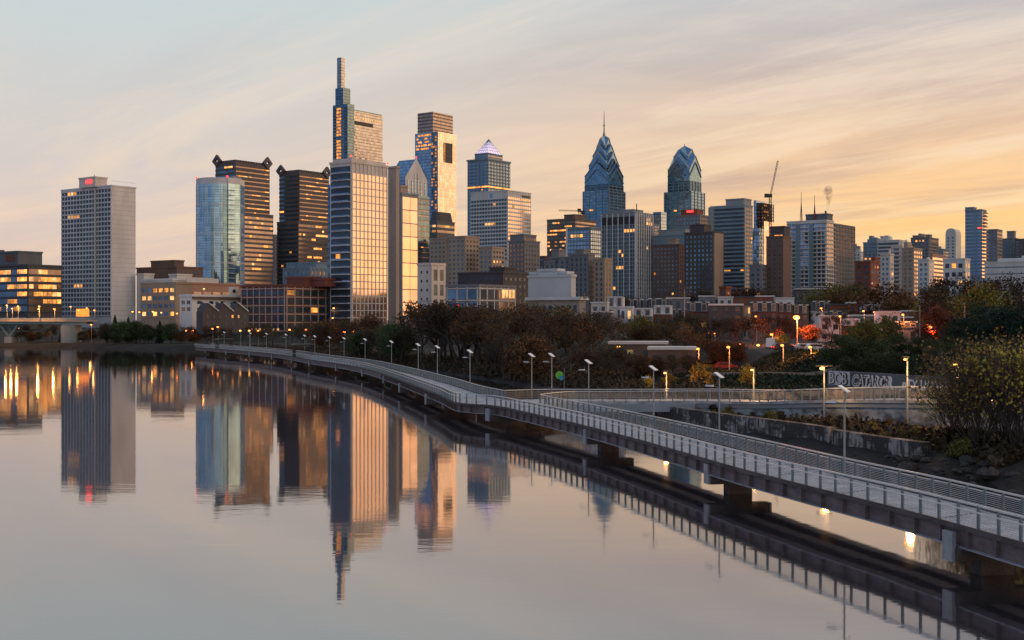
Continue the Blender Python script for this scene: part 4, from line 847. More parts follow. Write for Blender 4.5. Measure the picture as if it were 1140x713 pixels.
# ramp leaving the boardwalk to the bank
RF = catmull([(3.2, 143, 0), (6.6, 147.5, .05), (11, 147, .1), (16, 145, .25), (22, 142, .45), (27, 137, .7), (31.6, 127.5, 1.5), (36.8, 116.5, 2.2), (43, 108, 2.6), (53, 98, 2.9)], 5)
RB = catmull([(-.8, 151, 0), (4.5, 152.5, .05), (11, 151.3, .1), (17.4, 149.1, .25), (24.3, 145.6, .45), (30.6, 139.2, .7), (35.4, 129.2, 1.5), (40.2, 118.9, 2.2), (45.9, 111, 2.6), (55.6, 101.2, 2.9)], 5)
RP = empty('ramp_bridge', (16, 146, 0), 0, 'concrete ramp bridge joining the boardwalk to the right bank under warm lamps', 'ramp')
o3 = np.array([16., 146., 0]); m = MB(); strip(m, RF-o3, RB-o3, ZD-.3, ZD, 'deck'); m.build('deck', RP)
m = MB(); k = 12; strip(m, (RF-o3)[:k+8], offs((RF-o3)[:k+8], -.6), ZD-1.2, ZD-.3, 'grey_concrete'); m.build('girder', RP)
k = 17; A = (RF-o3)[k:]; m = MB(); strip(m, offs(A, .25), offs(A, 3.4), ZD-3.6, ZD-.3, 'ramp_concrete'); strip(m, offs(A, .12), offs(A, .3), ZD-.75, ZD-.28, 'grey_concrete'); m.build('retaining_wall', RP)
MT['rail_lamplit'] = mat('ramp_railing_lamplit', (.55, .46, .38), .5, .2, .1, 1.)  # warm lamp glow is put into the bar colour
railing(RF-o3, ZD, RP, 60, 1.4, 1.15, 8, kb='rail_lamplit'); railing(RB-o3, ZD, RP, 0, 1.4, 1.15, 8, kb='rail_lamplit')
m = MB()
for x, y in ((8, 149), (13.2, 148.5)): m.obox((x-16, y-146), (0.1, 1), 1.4, .4, -2, ZD-.9, 'pier')
m.build('pier', RP)

# old quay wall
q = catmull([(16.7, 147, 0), (22, 133, 0), (27.8, 119.5, 0), (31, 110, 0), (33.6, 103, 0)], 5)
QW = MB(); 
for i0, i1, k_ in ((0, 6, 'old_concrete'), (5, 12, 'old_concrete'), (12, 21, 'old_concrete')):
    P = q[i0:i1].copy(); P[:, 2] = 0; P[-1, :2] = P[-1, :2] if i1 != 12 else q[11, :2]*.2+q[12, :2]*.8; strip(QW, P, offs(P, .9) if offs(P, .9)[0][0] > P[0][0] else offs(P, -.9), -.6, 2.1 if i0 < 11 else 1.95, k_)
o = QW.build('quay_wall'); tag(o, 'old stained concrete quay wall along the right bank in front of the ramp', 'wall')

# shelters on the boardwalk
for lab, yy in (('flat roofed shelter on the boardwalk near its middle bend', 330), ('flat roofed shelter at the far end of the boardwalk', 420)):
    i = int(np.argmin(abs(mid[:, 1]-yy))); c = mid[i]; e = mid[i+1]-mid[i-1]; an = math.atan2(e[1], e[0]); r = empty('shelter', (c[0], c[1], ZD), an, lab, 'shelter')
    m = MB(); m.box(-3, 3, -2.7, 2.7, 2.95, 3.3, 'black'); m.build('roof', r)
    pm = MB(); pm.box(-.13, .13, -.13, .13, 0, 2.95, 'black'); pme = pm.mesh('post')
    for x in (-1.9, 0, 1.9):
        for y in (-2.35, 2.35): obj('post', pme, r, (x, y, 0))

# solar lamps
def lampmesh():
    d = {}
    m = MB(); m.beam((0, 0, 0), (0, 0, 5.55), .075, 'steel', 8, .055); m.box(-.16, .16, -.16, .16, 0, .06, 'steel'); d['pole'] = m.mesh('pole')
    m = MB(); m.beam((-.1, 0, 4.75), (-.55, 0, 4.85), .03, 'steel', 6); m.add([(-.5, -.12, 4.78), (-1.15, -.1, 4.80), (-1.15, .1, 4.80), (-.5, .12, 4.78), (-.5, -.1, 4.92), (-1.1, -.06, 4.88), (-1.1, .06, 4.88), (-.5, .1, 4.92)], [(0, 3, 2, 1), (4, 5, 6, 7), (0, 1, 5, 4), (1, 2, 6, 5), (2, 3, 7, 6), (3, 0, 4, 7)], 'rail_top'); d['lamp_head'] = m.mesh('lamp_head')
    m = MB(); c, s = .5, .62
    P = [(-.3, -.36, 5.9), (.3, -.36, 5.5), (.3, .36, 5.5), (-.3, .36, 5.9)]; P += [(x-.03, y, z-.05) for x, y, z in P]
    m.add(P, [(0, 1, 2, 3), (7, 6, 5, 4), (0, 4, 5, 1), (1, 5, 6, 2), (2, 6, 7, 3), (3, 7, 4, 0)], 'panel'); d['solar_panel'] = m.mesh('solar_panel')
    return d
MT['panel'] = mat('solar_panel', (.75, .76, .78), .35, .3)  # pale colour stands for the bright sky reflected in the panel
LM = lampmesh(); ORD = ['first', 'second', 'third', 'fourth', 'fifth', 'sixth', 'seventh', 'eighth', 'ninth', 'tenth', 'eleventh', 'twelfth', 'thirteenth', 'fourteenth', 'fifteenth', 'sixteenth', 'seventeenth', 'eighteenth', 'nineteenth', 'twentieth']
proto = empty('street_lamp', (0, 0, 0), 0, 'x', 'street lamp', 'solar lamps along the boardwalk')
for kname in LM: obj(kname, LM[kname], proto)
lamps = [939, 800.5, 727.5, 655.5, 614, 592, 524, 488, 465, 435, 404.5, 382.5, 366.5, 352, 338, 319, 296, 278, 251]
fx = 570+F*FE[:, 0]/FE[:, 1]; first = True; k = 0
for px in lamps:
    if 600 < px < 620: c = (6.9, 152.4) if px > 610 else None
    if px == 614: c = PX(614, 0, 153); c = (c[0], 152.3)
    elif px == 592: c = (.6+1.8, 151.6); c = ((592-570)/F*151.2, 151.4)
    else: i = int(np.argmin(abs(fx-px))); c = FE[i]
    lab = 'solar lamp post beside the boardwalk, %s counted from the right edge' % ORD[k]; k += 1
    loc = (c[0], c[1], ZD-.3); an = R(-30)
    if first: proto.location = loc; proto.rotation_euler = (0, 0, an); proto['label'] = lab; first = False
    else: copy_tree(proto, loc, an, 1., lab)
def light(par, loc, e, col=(1, .45, .12), r=.3):
    l = bpy.data.lights.new('lamp_light', 'POINT'); l.energy = e; l.color = col; l.shadow_soft_size = r; o = bpy.data.objects.new('lamp_light', l); C.objects.link(o); o.parent = par; o.location = loc
def litlamp(label, px, ytop, Y, k='lamp_yellow', e=300, col=(1, .5, .15), h=None, double=False, r=.22, name='street_lamp', pole='steel'):
    x, y, zt = PX(px, ytop, Y); g = gz(x, y) if h is None else zt-h; g = min(g, zt-2)
    rt = empty(name, (x, y, g), 0, label, 'street lamp'); H = zt-g
    m = MB(); m.beam((0, 0, 0), (0, 0, H), .11, pole, 8, .07); m.build('pole', rt)
    m = MB(); 
    if double: m.beam((-.6, 0, H+.1), (.6, 0, H+.1), .04, 'steel'); m.box(-.8, -.35, -.15, .15, H+.05, H+.2, 'black'); m.box(.35, .8, -.15, .15, H+.05, H+.2, 'black')
    else: m.box(-.4, .15, -.12, .12, H+.04, H+.16, 'black')
    m.build('lamp_head', rt)
    m = MB(); m.sphere((-.2, 0, H-.12), r, k, 8, 6, .6); m.build('bulb', rt)
    if e: light(rt, (-.2, -1.5, H-1.0), e, col)
    return rt
litlamp('lamp post with lit head over the grass by the ramp, behind the left yellow sapling', 742, 414.5, 154, e=600, h=4.8, r=.16)
litlamp('lamp post with a warm lit head beside the right yellow sapling', 839, 411, 141, e=600, h=4.6, r=.16)
litlamp('bright twin headed lamp post at the left end of the graffiti wall', 917.5, 409, 126, e=500, h=5, double=True, r=.26)
litlamp('lamp post with warm lit pole in front of the graffiti wall', 1010, 399, 115, e=500, h=6, r=.14)
litlamp('tall red orange glowing lamp post standing in front of the row houses', 887.5, 353, 300, 'lamp_red_orange', 20000, (1, .16, .03), r=.8)
litlamp('red orange lamp glowing inside the small tree at right', 1036, 364, 260, 'lamp_red_orange', 6000, (1, .09, .02), r=.5)
litlamp('lamp post with twin yellow heads left of the parked white van', 845, 384, 280, 'lamp_yellow', 500, r=.35, double=True)
litlamp('short dim lamp post on the upper road left of the twin headed lamp', 825, 383, 270, 'lamp_orange', 200, r=.2)
litlamp('tall lamp post glowing orange in front of the low park building', 690, 386, 230, 'lamp_yellow', 700, r=.35)
litlamp('red aviation light post at the sports field left of the low park building', 653, 358, 380, 'lamp_red', 150, (1, .1, .03), r=.7)
litlamp('tall unlit grey lamp post in front of the dark conifers at right', 1048, 388, 190, 'steel', 0)
litlamp('tall unlit twin headed lamp post over the roofs at right', 1074, 338, 280, 'steel', 0, double=True)
litlamp('thin wooden utility pole beside the red lit tree', 1024, 340, 250, 'steel', 0, pole='tan_stone', name='utility_pole')

litlamp('lamp post shining inside the yellow shrubs at the right edge', 1125, 398, 110, 'lamp_yellow', 900, h=6)
litlamp('lamp post with a warm head at the right end of the ramp behind the shrubs', 1066, 404, 113, 'lamp_yellow', 1200, h=6)
def WORD(i): return ORD[i] if i < 20 else ('twenty '+ORD[i-20] if i < 29 else ('thirtieth' if i == 29 else 'thirty '+ORD[i-30]))
# banner post
P = PX(628, 410, 160); r = empty('banner_post', (P[0], P[1], 2.5), 0, 'dark post with a round green and blue banner near the ramp', 'banner'); h = P[2]-2.5
MT['green_banner'] = mat('banner_green', (.12, .42, .06), .7); MT['blue_banner'] = mat('banner_blue', (.03, .25, .45), .7)
m = MB(); m.beam((0, 0, 0), (0, 0, h), .09, 'slate', 6); m.build('pole', r)
m = MB(); m.beam((-.6, -.04, h-.9), (-.6, .04, h-.9), .5, 'green_banner', 18); m.beam((-.35, -.1, h-1.25), (-.35, -.04, h-1.25), .3, 'blue_banner', 14); m.build('banner', r)
P = PX(440, 376, 330)

# sports field masts
for lab, px, yt, Y in (('tall floodlight mast with a clustered head, right of the white blank building', 651, 327, 420), ('tall grey floodlight mast with a boxy head in the middle of the wooded bank', 762, 322, 330)):
    x, y, zt = PX(px, yt, Y); g_ = gz(x, y); r = empty('floodlight_mast', (x, y, g_), 0, lab, 'floodlight'); H = zt-g_
    m = MB(); m.beam((0, 0, 0), (0, 0, H), .22, 'steel', 8, .14); m.build('pole', r)
    for j in range(3):
        m = MB(); m.beam((-1.5, 0, H-j*.9+.4), (1.5, 0, H-j*.9+.4), .06, 'black')
        for i in range(4): m.box(-1.5+i*.85, -1.1+i*.85, -.3, .1, H-j*.9+.1, H-j*.9+.6, 'slate')
        m.build('lamp_bank', r)

# signal gantry
Y = 400; x0, _, z0 = PX(489, 361, Y); x1, _, zt = PX(558, 353, Y); r = empty('signal_gantry', (x0, Y, gz(x0, Y)), 0, 'rusty lattice railway signal gantry with red lights above the bare trees', 'signal gantry')
gg = gz(x0, Y); W_ = x1-x0; za, zb = z0-gg, zt-gg; m = MB()
lattice(m, (0, 0, (za+zb)/2), (W_, 0, (za+zb)/2), zb-za, 14, 'salmon', .06); m.build('truss', r)
m = MB(); [m.beam((x, d, 0), (x, d, zb), .14, 'granite') for x in (.3, W_-.3) for d in (-1.1, 1.1)]; m.build('leg', r)
for dx, lab in ((493.5, 0), (510.5, 0)):
    xx = PX(dx, 0, Y)[0]-x0; m = MB(); m.beam((xx, -1.4, za), (xx, -1.4, PX(0, 339, Y)[2]-gg), .1, 'salmon'); 
    for yy in (341, 349.5, 358): zc = PX(0, yy, Y)[2]-gg; m.box(xx-.55, xx+.55, -1.75, -1.45, zc-.9, zc+.9, 'black')
    so_ = m.build('signal', r); l = MB()
    for yy in (340.5, 349, 357): zc = PX(0, yy, Y)[2]-gg; l.sphere((xx, -1.85, zc+.1), .28, 'lamp_red')
    l.build('red_light', so_)

# ------------------------------------------------------------------ road bridge at far left
r = empty('road_bridge', PX(40, 390, 575)[:2]+(0,), 0, 'far road bridge with orange lit deck and V shaped pier at left edge', 'bridge')
X0 = PX(40, 0, 575)[0]; rel = lambda x: PX(x, 0, 575)[0]-X0
MT['green_steel'] = mat('green_steel', (.16, .24, .23), .6, .2, .1, .5)
m = MB(); m.box(rel(-60), rel(104), -6, 6, 11.3, 11.9, 'beige_stone'); m.build('deck', r)
m = MB(); m.box(rel(-60), rel(100), -5.2, -4.6, 10.2, 11.2, 'green_steel'); m.box(rel(-60), rel(100), 4.6, 5.2, 10.2, 11.2, 'green_steel'); m.build('girder', r)
m = MB(); c = rel(13)
for s_ in (-1, 1): m.beam((c, -3, 4.3), (c+s_*4, -3, 9.7), .55, 'green_steel'); m.beam((c, 3, 4.3), (c+s_*4, 3, 9.7), .55, 'green_steel')
m.box(c-1.6, c+1.6, -4.5, 4.5, -2, 4.4, 'grey_concrete'); m.build('pier', r)
m = MB(); m.box(rel(72), rel(87), -5, 5, -1, 9.7, 'grey_concrete'); m.box(rel(84.5), rel(87.5), -5.6, -5, 0, 9.9, 'green_steel'); m.build('abutment', r)
m = MB(); m.box(rel(-60), rel(104), -5.95, -5.85, 11.9, 12.9, 'steel'); m.build('railing', r)
MT['amber_wash'] = MT['lamp_orange']
for i, (px, py, Y, k_) in enumerate([(8, 340, 580, 'lamp_yellow'), (14, 343.5, 576, 'lamp_orange'), (20.5, 341, 580, 'lamp_yellow'), (43.5, 344, 576, 'lamp_orange'), (44, 341, 585, 'lamp_yellow'), (61, 344, 576, 'lamp_orange'), (88, 345.5, 590, 'lamp_orange'), (105.5, 345.5, 590, 'lamp_orange'), (79, 341.5, 620, 'lamp_yellow'), (97, 343, 620, 'lamp_yellow'), (148, 347, 600, 'lamp_yellow'), (155.5, 347.5, 600, 'lamp_orange'), (170.5, 347, 600, 'lamp_yellow'), (180, 348, 600, 'lamp_yellow'), (197.5, 349, 590, 'lamp_orange'), (102, 361.5, 570, 'lamp_orange'), (22, 365.5, 600, 'lamp_orange'), (208, 368, 520, 'lamp_orange'), (215, 368, 520, 'lamp_orange'), (237, 366, 500, 'lamp_orange'), (243, 364, 500, 'lamp_orange'), (227.5, 321.5, 610, 'lamp_yellow'), (268, 368, 470, 'lamp_yellow'), (278, 368, 470, 'lamp_yellow'), (288, 368, 470, 'lamp_orange'), (323, 367, 470, 'lamp_orange'), (341, 367, 470, 'lamp_orange'), (384, 369.5, 420, 'lamp_orange'), (394, 369, 420, 'lamp_orange'), (371, 354, 520, 'lamp_yellow'), (372, 343, 540, 'lamp_yellow'), (658, 305+66, 300, 'lamp_orange'), (789.5, 371, 300, 'lamp_orange'), (796, 371, 320, 'lamp_orange'), (602, 369, 330, 'lamp_yellow'), (566, 391, 260, 'lamp_orange')]):
    side = 'on the bridge deck' if px < 70 else ('by the pale slab tower' if px < 200 else ('along the far embankment' if px < 420 else 'among the park trees'))
    litlamp('small %s street lamp %s, %s from the left' % ('yellow' if k_ == 'lamp_yellow' else 'orange', side, WORD(i)), px, py, 568 if px < 70 and py < 350 else Y, k_, 1800 if px < 70 and py < 350 else 300 if px < 110 else (160 if i % 3 == 0 else 0), (1, .38, .08), r=.42 if Y > 400 else .25, h=(HC-(py-356.5)/F*Y-11.9) if px < 70 and py < 350 else None)
# orange sign box on the bridge approach
o = MB(); o.box(-2.8, 2.8, -.3, .3, 0, 3.4, 'orange_sign') if False else None
MT['orange_sign'] = mat('orange_sign', (.5, .15, .03), .6, emit=(1, .28, .04), estr=1.2)
P = PX(92, 354, 592); r = empty('billboard', P, 0, 'glowing orange billboard at the end of the road bridge', 'billboard'); m = MB(); m.box(-3, 3, -.3, .3, .6, 4.2, 'orange_sign'); m.build('panel', r); m = MB(); m.beam((0, 0, -3), (0, 0, .6), .25, 'steel'); m.build('pole', r)

# ------------------------------------------------------------------ low houses on the right
def house(label, xl, xr, yt, Y, k, roof='slate', storeys=3, dormers=2, white=False, depth=11, cat='house'):
    X0, _, zt = PX(xl, yt, Y); X1 = PX(xr, yt, Y)[0]; W_ = X1-X0; g_ = gz((X0+X1)/2, Y); H = zt-g_
    r = empty('row_house', ((X0+X1)/2, Y, g_), R(-8), label, cat); w = W_/2
    m = MB(); hw = H*.74 if dormers else H-.6; m.box(-w, w, 0, depth, -1.5, hw, k); m.build('wall', r)
    m = MB()
    if dormers:
        m.add([(-w, -.3, hw), (w, -.3, hw), (w, depth, hw), (-w, depth, hw), (-w, 1.4, H), (w, 1.4, H), (w, depth-1, H), (-w, depth-1, H)], [(0, 1, 5, 4), (1, 2, 6, 5), (2, 3, 7, 6), (3, 0, 4, 7)], roof); m.add([(-w, 1.4, H), (w, 1.4, H), (w, depth-1, H), (-w, depth-1, H)], [(0, 1, 2, 3)], 'roof_white')
        m.box(-w-.1, w+.1, 1.1, 1.5, H-.1, H+.25, 'roof_white')
    else: m.box(-w-.2, w+.2, -.3, depth+.2, hw, hw+.5, 'roof_white' if white else roof)
    rf = m.build('roof', r)
    for i in range(dormers):
        x = -w+(i+.5)*2*w/dormers; m = MB(); dw = min(.9, w/dormers*.55); zb, zt_ = hw+.2, H-.15
        m.box(x-dw, x+dw, -.25, 2.2, zb, zt_, 'beige_stone'); m.box(x-dw*.6, x+dw*.6, -.32, -.25, zb+.3, zt_-.4, 'pane_dim'); m.add([(x-dw-.1, -.3, zt_), (x+dw+.1, -.3, zt_), (x, -.3, zt_+.5), (x-dw-.1, 2, zt_), (x+dw+.1, 2, zt_), (x, 2, zt_+.5)], [(0, 1, 2), (0, 2, 5, 3), (1, 4, 5, 2)], roof); m.build('dormer', rf)
    nx = max(2, int(W_/2.6)); fh = hw/storeys
    for j in range(storeys):
        for i in range(nx):
            x = -w+(i+.5)*2*w/nx; k2 = 'lit_pale' if rng.random() < .03 and cat == 'house' else 'pane_dim'; o = obj('window', PM[k2], r, (x, -.12, (j+.55)*fh)); o.scale = (W_/nx*.42, .12, fh*.5)
    return r
HS = [('brick row house with twin dormers, left end of the mansard terrace', 765, 790, 337, 390, 'red_brick', 'slate', 3, 2, False), ('black fronted modern house with a white frame in the terrace', 790, 827, 338, 372, 'dark_brick', 'roof_dark', 4, 0, True),
      ('orange brick topped house right of the black fronted one', 827, 836, 338, 372, 'tan_stone', 'roof_dark', 3, 0, False), ('red brick row house with three white dormers right of the black fronted house', 836, 866, 337, 392, 'red_brick', 'slate', 3, 3, False),
      ('narrow brick row house with two dormers before the glowing red lamp', 866, 882, 338, 395, 'red_brick', 'slate', 3, 2, False), ('low brick end house of the mansard terrace behind the glowing lamp', 882, 900, 340, 398, 'brown_brick', 'slate', 3, 2, False),
      ('grey plaster side house in front of the brick terrace', 836, 852, 361, 350, 'mauve_stone', 'roof_white', 2, 0, True), ('large white box house above the dark green trees at right', 980, 1002, 346, 330, 'white_paint', 'roof_white', 2, 0, True),
      ('low gabled grey house with a row of white window frames at right', 998, 1022, 359, 300, 'mauve_stone', 'slate', 1, 2, False), ('white roofed brick house between the dark trees at right', 1010, 1040, 345, 380, 'brown_brick', 'slate', 2, 0, True),
      ('small brick house with a white roof behind the dark red tree', 925, 945, 347, 400, 'brown_brick', 'slate', 2, 2, True), ('wide low roof house left of the big white box house', 950, 978, 350, 370, 'mauve_stone', 'slate', 2, 0, True),
      ('slate roofed house half hidden by conifers at the right edge', 1112, 1150, 335, 330, 'brown_brick', 'slate', 2, 0, False), ('back row brick house with a white flat roof above the terrace, left one', 800, 816, 330, 470, 'white_concrete', 'roof_white', 3, 0, True),
      ('back row orange brick house above the terrace, next to the white one', 818, 840, 330, 480, 'red_brick', 'slate', 3, 0, False), ('dim brick house in the trees right of the white blank building', 700, 722, 334, 460, 'brown_brick', 'slate', 3, 3, True),
      ('dim brick house with pale roof edge left of the terrace', 722, 745, 333, 450, 'brown_brick', 'slate', 3, 2, True), ('pale roofed house right behind the left end of the terrace', 742, 768, 331, 470, 'mauve_stone', 'roof_white', 3, 0, True),
      ('low white roofed hall below the smoking apartment slab', 885, 918, 321, 620, 'dark_brick', 'roof_white', 2, 0, True), ('low pale house row below the cluster of right hand towers', 960, 990, 335, 560, 'white_concrete', 'roof_white', 2, 0, True),
      ('low pale house at the foot of the right hand cluster beside the round dark tree', 1015, 1040, 336, 540, 'beige_stone', 'roof_white', 2, 0, True), ('small dark red brick house by the dark evergreen trees', 1040, 1062, 342, 420, 'red_brick', 'roof_white', 2, 0, True)]
adj = ['white', 'cream', 'grey', 'red brick', 'brown brick']; mk = ['white_paint', 'pale_concrete', 'mauve_stone', 'red_brick', 'brown_brick']; hr = random.Random(3)
spots_ = [(906, 924, 336, 440), (926, 944, 338, 430), (946, 960, 336, 450), (962, 980, 340, 420), (984, 1000, 337, 450), (1002, 1016, 338, 440), (1044, 1060, 337, 440), (912, 936, 352, 350), (940, 958, 356, 330), (1000, 1016, 352, 350), (690, 704, 341, 420), (706, 726, 344, 410), (728, 748, 341, 420), (750, 764, 345, 400), (658, 676, 336, 470), (676, 694, 331, 500), (842, 862, 329, 520), (864, 884, 331, 500), (918, 936, 329, 560), (1060, 1078, 340, 400), (778, 796, 329, 520), (660, 680, 346, 400)]
where = ['right of the terrace', 'beyond the glowing lamp', 'among the trees', 'below the far right towers', 'by the dark trees', 'left of the box house', 'near the utility pole', 'behind the red lamp', 'above the leafy bank', 'left of the lamp lit tree', 'left of the floodlight mast', 'under the ribbed tower', 'right of the floodlight mast', 'by the terrace end', 'by the white blank building', 'at the foot of the ribbed tower', 'below the smoking slab', 'left of the white roofed hall', 'right of the white roofed hall', 'by the twin headed pole', 'below the dark brick block', 'beyond the bare trees']
for i_, (xl_h, xr_h, yt_h, Y_h) in enumerate(spots_):
    c_ = hr.randrange(5); HS.append(('small %s low house with pale roof, %s' % (adj[c_], where[i_]), xl_h, xr_h, yt_h, Y_h, mk[c_], hr.choice(['slate', 'roof_white']), 2, hr.choice([0, 2]), hr.random() < .7))
for h in HS: house(*h)
for lab, xl, xr, yt, Y in (('long low park building with a white flat roof and warm lights', 678, 742, 380, 245), ('second low park building with white roof edge and red brick wall, right of the first', 722, 774, 386, 228)):
    r = house(lab, xl, xr, yt, Y, 'brown_brick', 'roof_white', 1, 0, True, 9, 'building')

# road on the upper bank, kerb, cars
m = MB(); P = catmull([(34, 226, gz(34, 226)), (50, 232, gz(50, 232)), (70, 236, gz(70, 236)), (95, 238, gz(95, 238))], 6); P = P[8:]; P[:, 2] = [gz(x, y+2)+.15 for x, y in P[:, :2]]; strip(m, P, offs(P, 6), .02, .06, 'asphalt'); o = m.build('road'); tag(o, kind='structure')
m = MB(); strip(m, offs(P, -.4), P, .0, .16, 'pale_concrete'); o = m.build('kerb'); tag(o, kind='structure')
m = MB(); P = catmull([(30, 218), (42, 214), (52, 206), (60, 200)], 6); P = np.column_stack([P, [gz(x, y)-.1 for x, y in P]]); strip(m, P, offs(P, .3), -.3, .9, 'tan_stone'); tag(m.build('low_wall'), 'low tan parapet wall along the top of the ivy bank below the upper road', 'wall')
for i_, (px_, py_, Y_l) in enumerate(((812, 386, 226), (778, 388, 230), (872, 384, 226), (903, 386, 224), (860, 372, 262), (936, 352, 320), (962, 346, 345), (1006, 350, 300), (842, 352, 340), (915, 343, 380))):
    litlamp('small warm lamp low among the houses and trees, %s from the left' % WORD([1, 0, 4, 5, 3, 7, 8, 9, 2, 6][i_]), px_, py_, Y_l, 'lamp_orange', 900, (1, .28, .06), r=.3)
def car(label, px, py, Y, paint, rz, van=False, lit=False):
    x, y, _ = PX(px, py, Y); r = empty('parked_van' if van else 'parked_car', (x, y, gz(x, y)+.1), rz, label, 'van' if van else 'car'); h = 2.1 if van else 1.45; L2 = 2.5 if van else 2.2
    MT.setdefault(paint[0], mat(paint[0], paint[1], .35, .2))
    m = MB(); s = .88
    prof = [(-L2, .3), (L2, .3), (L2, .75), (L2*.95, .85), (L2*.55, .95), (L2*.28, h), (-L2*.75 if not van else -L2*.95, h), (-L2*.98, .9)]
    n = len(prof); m.add([(a, -s, b_) for a, b_ in prof]+[(a, s, b_) for a, b_ in prof], [tuple(range(n)), tuple(range(2*n-1, n-1, -1))]+[(i, n+i, n+(i+1) % n, (i+1) % n) for i in range(n)], paint[0]); m.build('body', r)
    m = MB(); m.box(-L2*.7, L2*.3, -s-.02, s+.02, .95, h-.15, 'black'); m.build('side_window', r)
    wm = MB(); wm.beam((0, -.1, 0), (0, .1, 0), .33, 'black', 12); wme = wm.mesh('wheel')
    for a in (-L2*.62, L2*.62):
        for b_ in (-s, s): obj('wheel', wme, r, (a, b_, .33))
    if lit: m = MB(); m.sphere((-L2, .6, .7), .12, 'lamp_red'); m.sphere((-L2, -.6, .7), .12, 'lamp_red'); m.build('tail_light', r)
white = ('car_white', (.7, .7, .7)); dk = ('car_dark', (.04, .04, .05)); rd = ('car_red', (.3, .03, .03)); sv = ('car_silver', (.35, .36, .38))
car('white van parked beside the twin headed lamp on the upper road', 859, 389, 258, white, R(72), True)
car('dark car parked on the upper road left of the red glowing lamp', 873, 395, 238, dk, R(5), False, True)
car('silver car parked on the upper road right of the red glowing lamp', 898, 395, 236, sv, R(8)); car('white car furthest right on the upper road', 910, 395, 234, white, R(3))
car('yellowish car under the trees left of the short dim lamp', 790, 391, 245, ('car_yellow', (.4, .3, .05)), R(0)); car('dark red car on the upper road below the terrace', 808, 393, 240, rd, R(0))

# graffiti wall
A = np.array(PX(921, 430, 168)[:2]); B = np.array(PX(1068, 430, 146)[:2]); D = B-A; Ln = float(np.hypot(*D)); ang = math.atan2(D[1], D[0]); zb = gz(A[0], A[1])
r = empty('graffiti_wall', (A[0], A[1], 2.95), ang, 'long low concrete wall covered in white and black graffiti lettering behind the ramp', 'wall')
za = HC-(434-356.5)/F*166-2.4-1.0; zt = HC-(417.5-356.5)/F*167-2.4
m = MB(); m.box(0, Ln, 0, .4, -2, zt, 'dark_concrete'); m.build('wall', r)
def text(s_, x, z, size, k, par, sx=1., bold=.03, shear=0, dep=.03, ext=.01):
    c = bpy.data.curves.new('graffiti', 'FONT'); c.body = s_; c.size = size; c.offset = bold; c.extrude = ext; c.shear = shear; c.resolution_u = 3
    o = bpy.data.objects.new('tmp', c); C.objects.link(o); dg = bpy.context.evaluated_depsgraph_get(); me = bpy.data.meshes.new_from_object(o.evaluated_get(dg)); bpy.data.objects.remove(o); me.materials.clear(); me.materials.append(MT[k])
    q = bpy.data.objects.new('lettering', me); C.objects.link(q); q.parent = par; q.location = (x, -dep, z); q.rotation_euler = (R(90), 0, 0); q.scale = (sx, 1, 1)
hh = zt-.1; z_ = zt-1.75
m = MB(); m.box(.3, 4.6, -.012, 0, z_-.1, zt-.05, 'tower_white'); m.box(4.9, Ln*.42, -.012, 0, z_-.1, zt-.25, 'slate'); m.build('painted_panel', r)
text('BCB', .5, z_, 2.2, 'black', r, .95, .06, 0, .03); text('BCB', .42, z_+.05, 2.1, 'white_paint', r, .95, -.01, 0, .06); text('CATAROR', 5.0, z_, 1.95, 'white_paint', r, .84, .13, .2, .03); text('CATAROR', 5.05, z_+.05, 1.9, 'black', r, .8, -.02, .2, .06)
text('nTY UOU', Ln*.60, z_, 1.75, 'white_paint', r, .9, .06, .1, .03)

# ------------------------------------------------------------------ trees
def leaves(mb, pts, size, k, rr, flat=.0):
    V = []; Fc = []; n0 = len(mb.v)
    for p in pts:
        a = Vector((rr.gauss(0, 1), rr.gauss(0, 1), rr.gauss(0, 1)*(1-flat)+.01)).normalized(); b_ = a.cross(Vector((rr.gauss(0, 1), rr.gauss(0, 1), rr.gauss(0, 1)))).normalized()
        s_ = size*rr.uniform(.6, 1.35); a = a*s_; b_ = b_*s_*.62; p = Vector(p); V += [p-a, p-b_, p+a, p+b_]; i = len(V)-4; Fc.append((i, i+1, i+2, i+3))
    mb.add(V, Fc, k)
def grow(mb, p, d, ln, r_, lev, rr, tips, maxlev, spread=.55, up=.1, tipr=.02, kids_=3):
    n = 3; q = p; pr = r_
    for i in range(n):
        d = (d+Vector((rr.gauss(0, .12), rr.gauss(0, .12), up*.3+rr.gauss(0, .06)))).normalized(); q2 = q+d*ln/n; r2 = max(tipr, r_*(1-.4*(i+1)/n)); mb.beam(q, q2, pr, 'bark', 5 if lev == 0 else 3, r2); q = q2; pr = r2
        if lev < maxlev and i > 0 or (lev == 0 and i > 0):
            for _ in range(kids_-1 if i < n-1 else kids_):
                a = Vector((rr.gauss(0, 1), rr.gauss(0, 1), rr.gauss(0, .6))).normalized(); nd = (d*(1-spread)+a*spread+Vector((0, 0, up))).normalized(); grow(mb, q, nd, ln*rr.uniform(.55, .8), pr*.62, lev+1, rr, tips, maxlev, spread, up, tipr, kids_)
        elif lev >= maxlev: tips.append(q.copy())
PROTO = {}
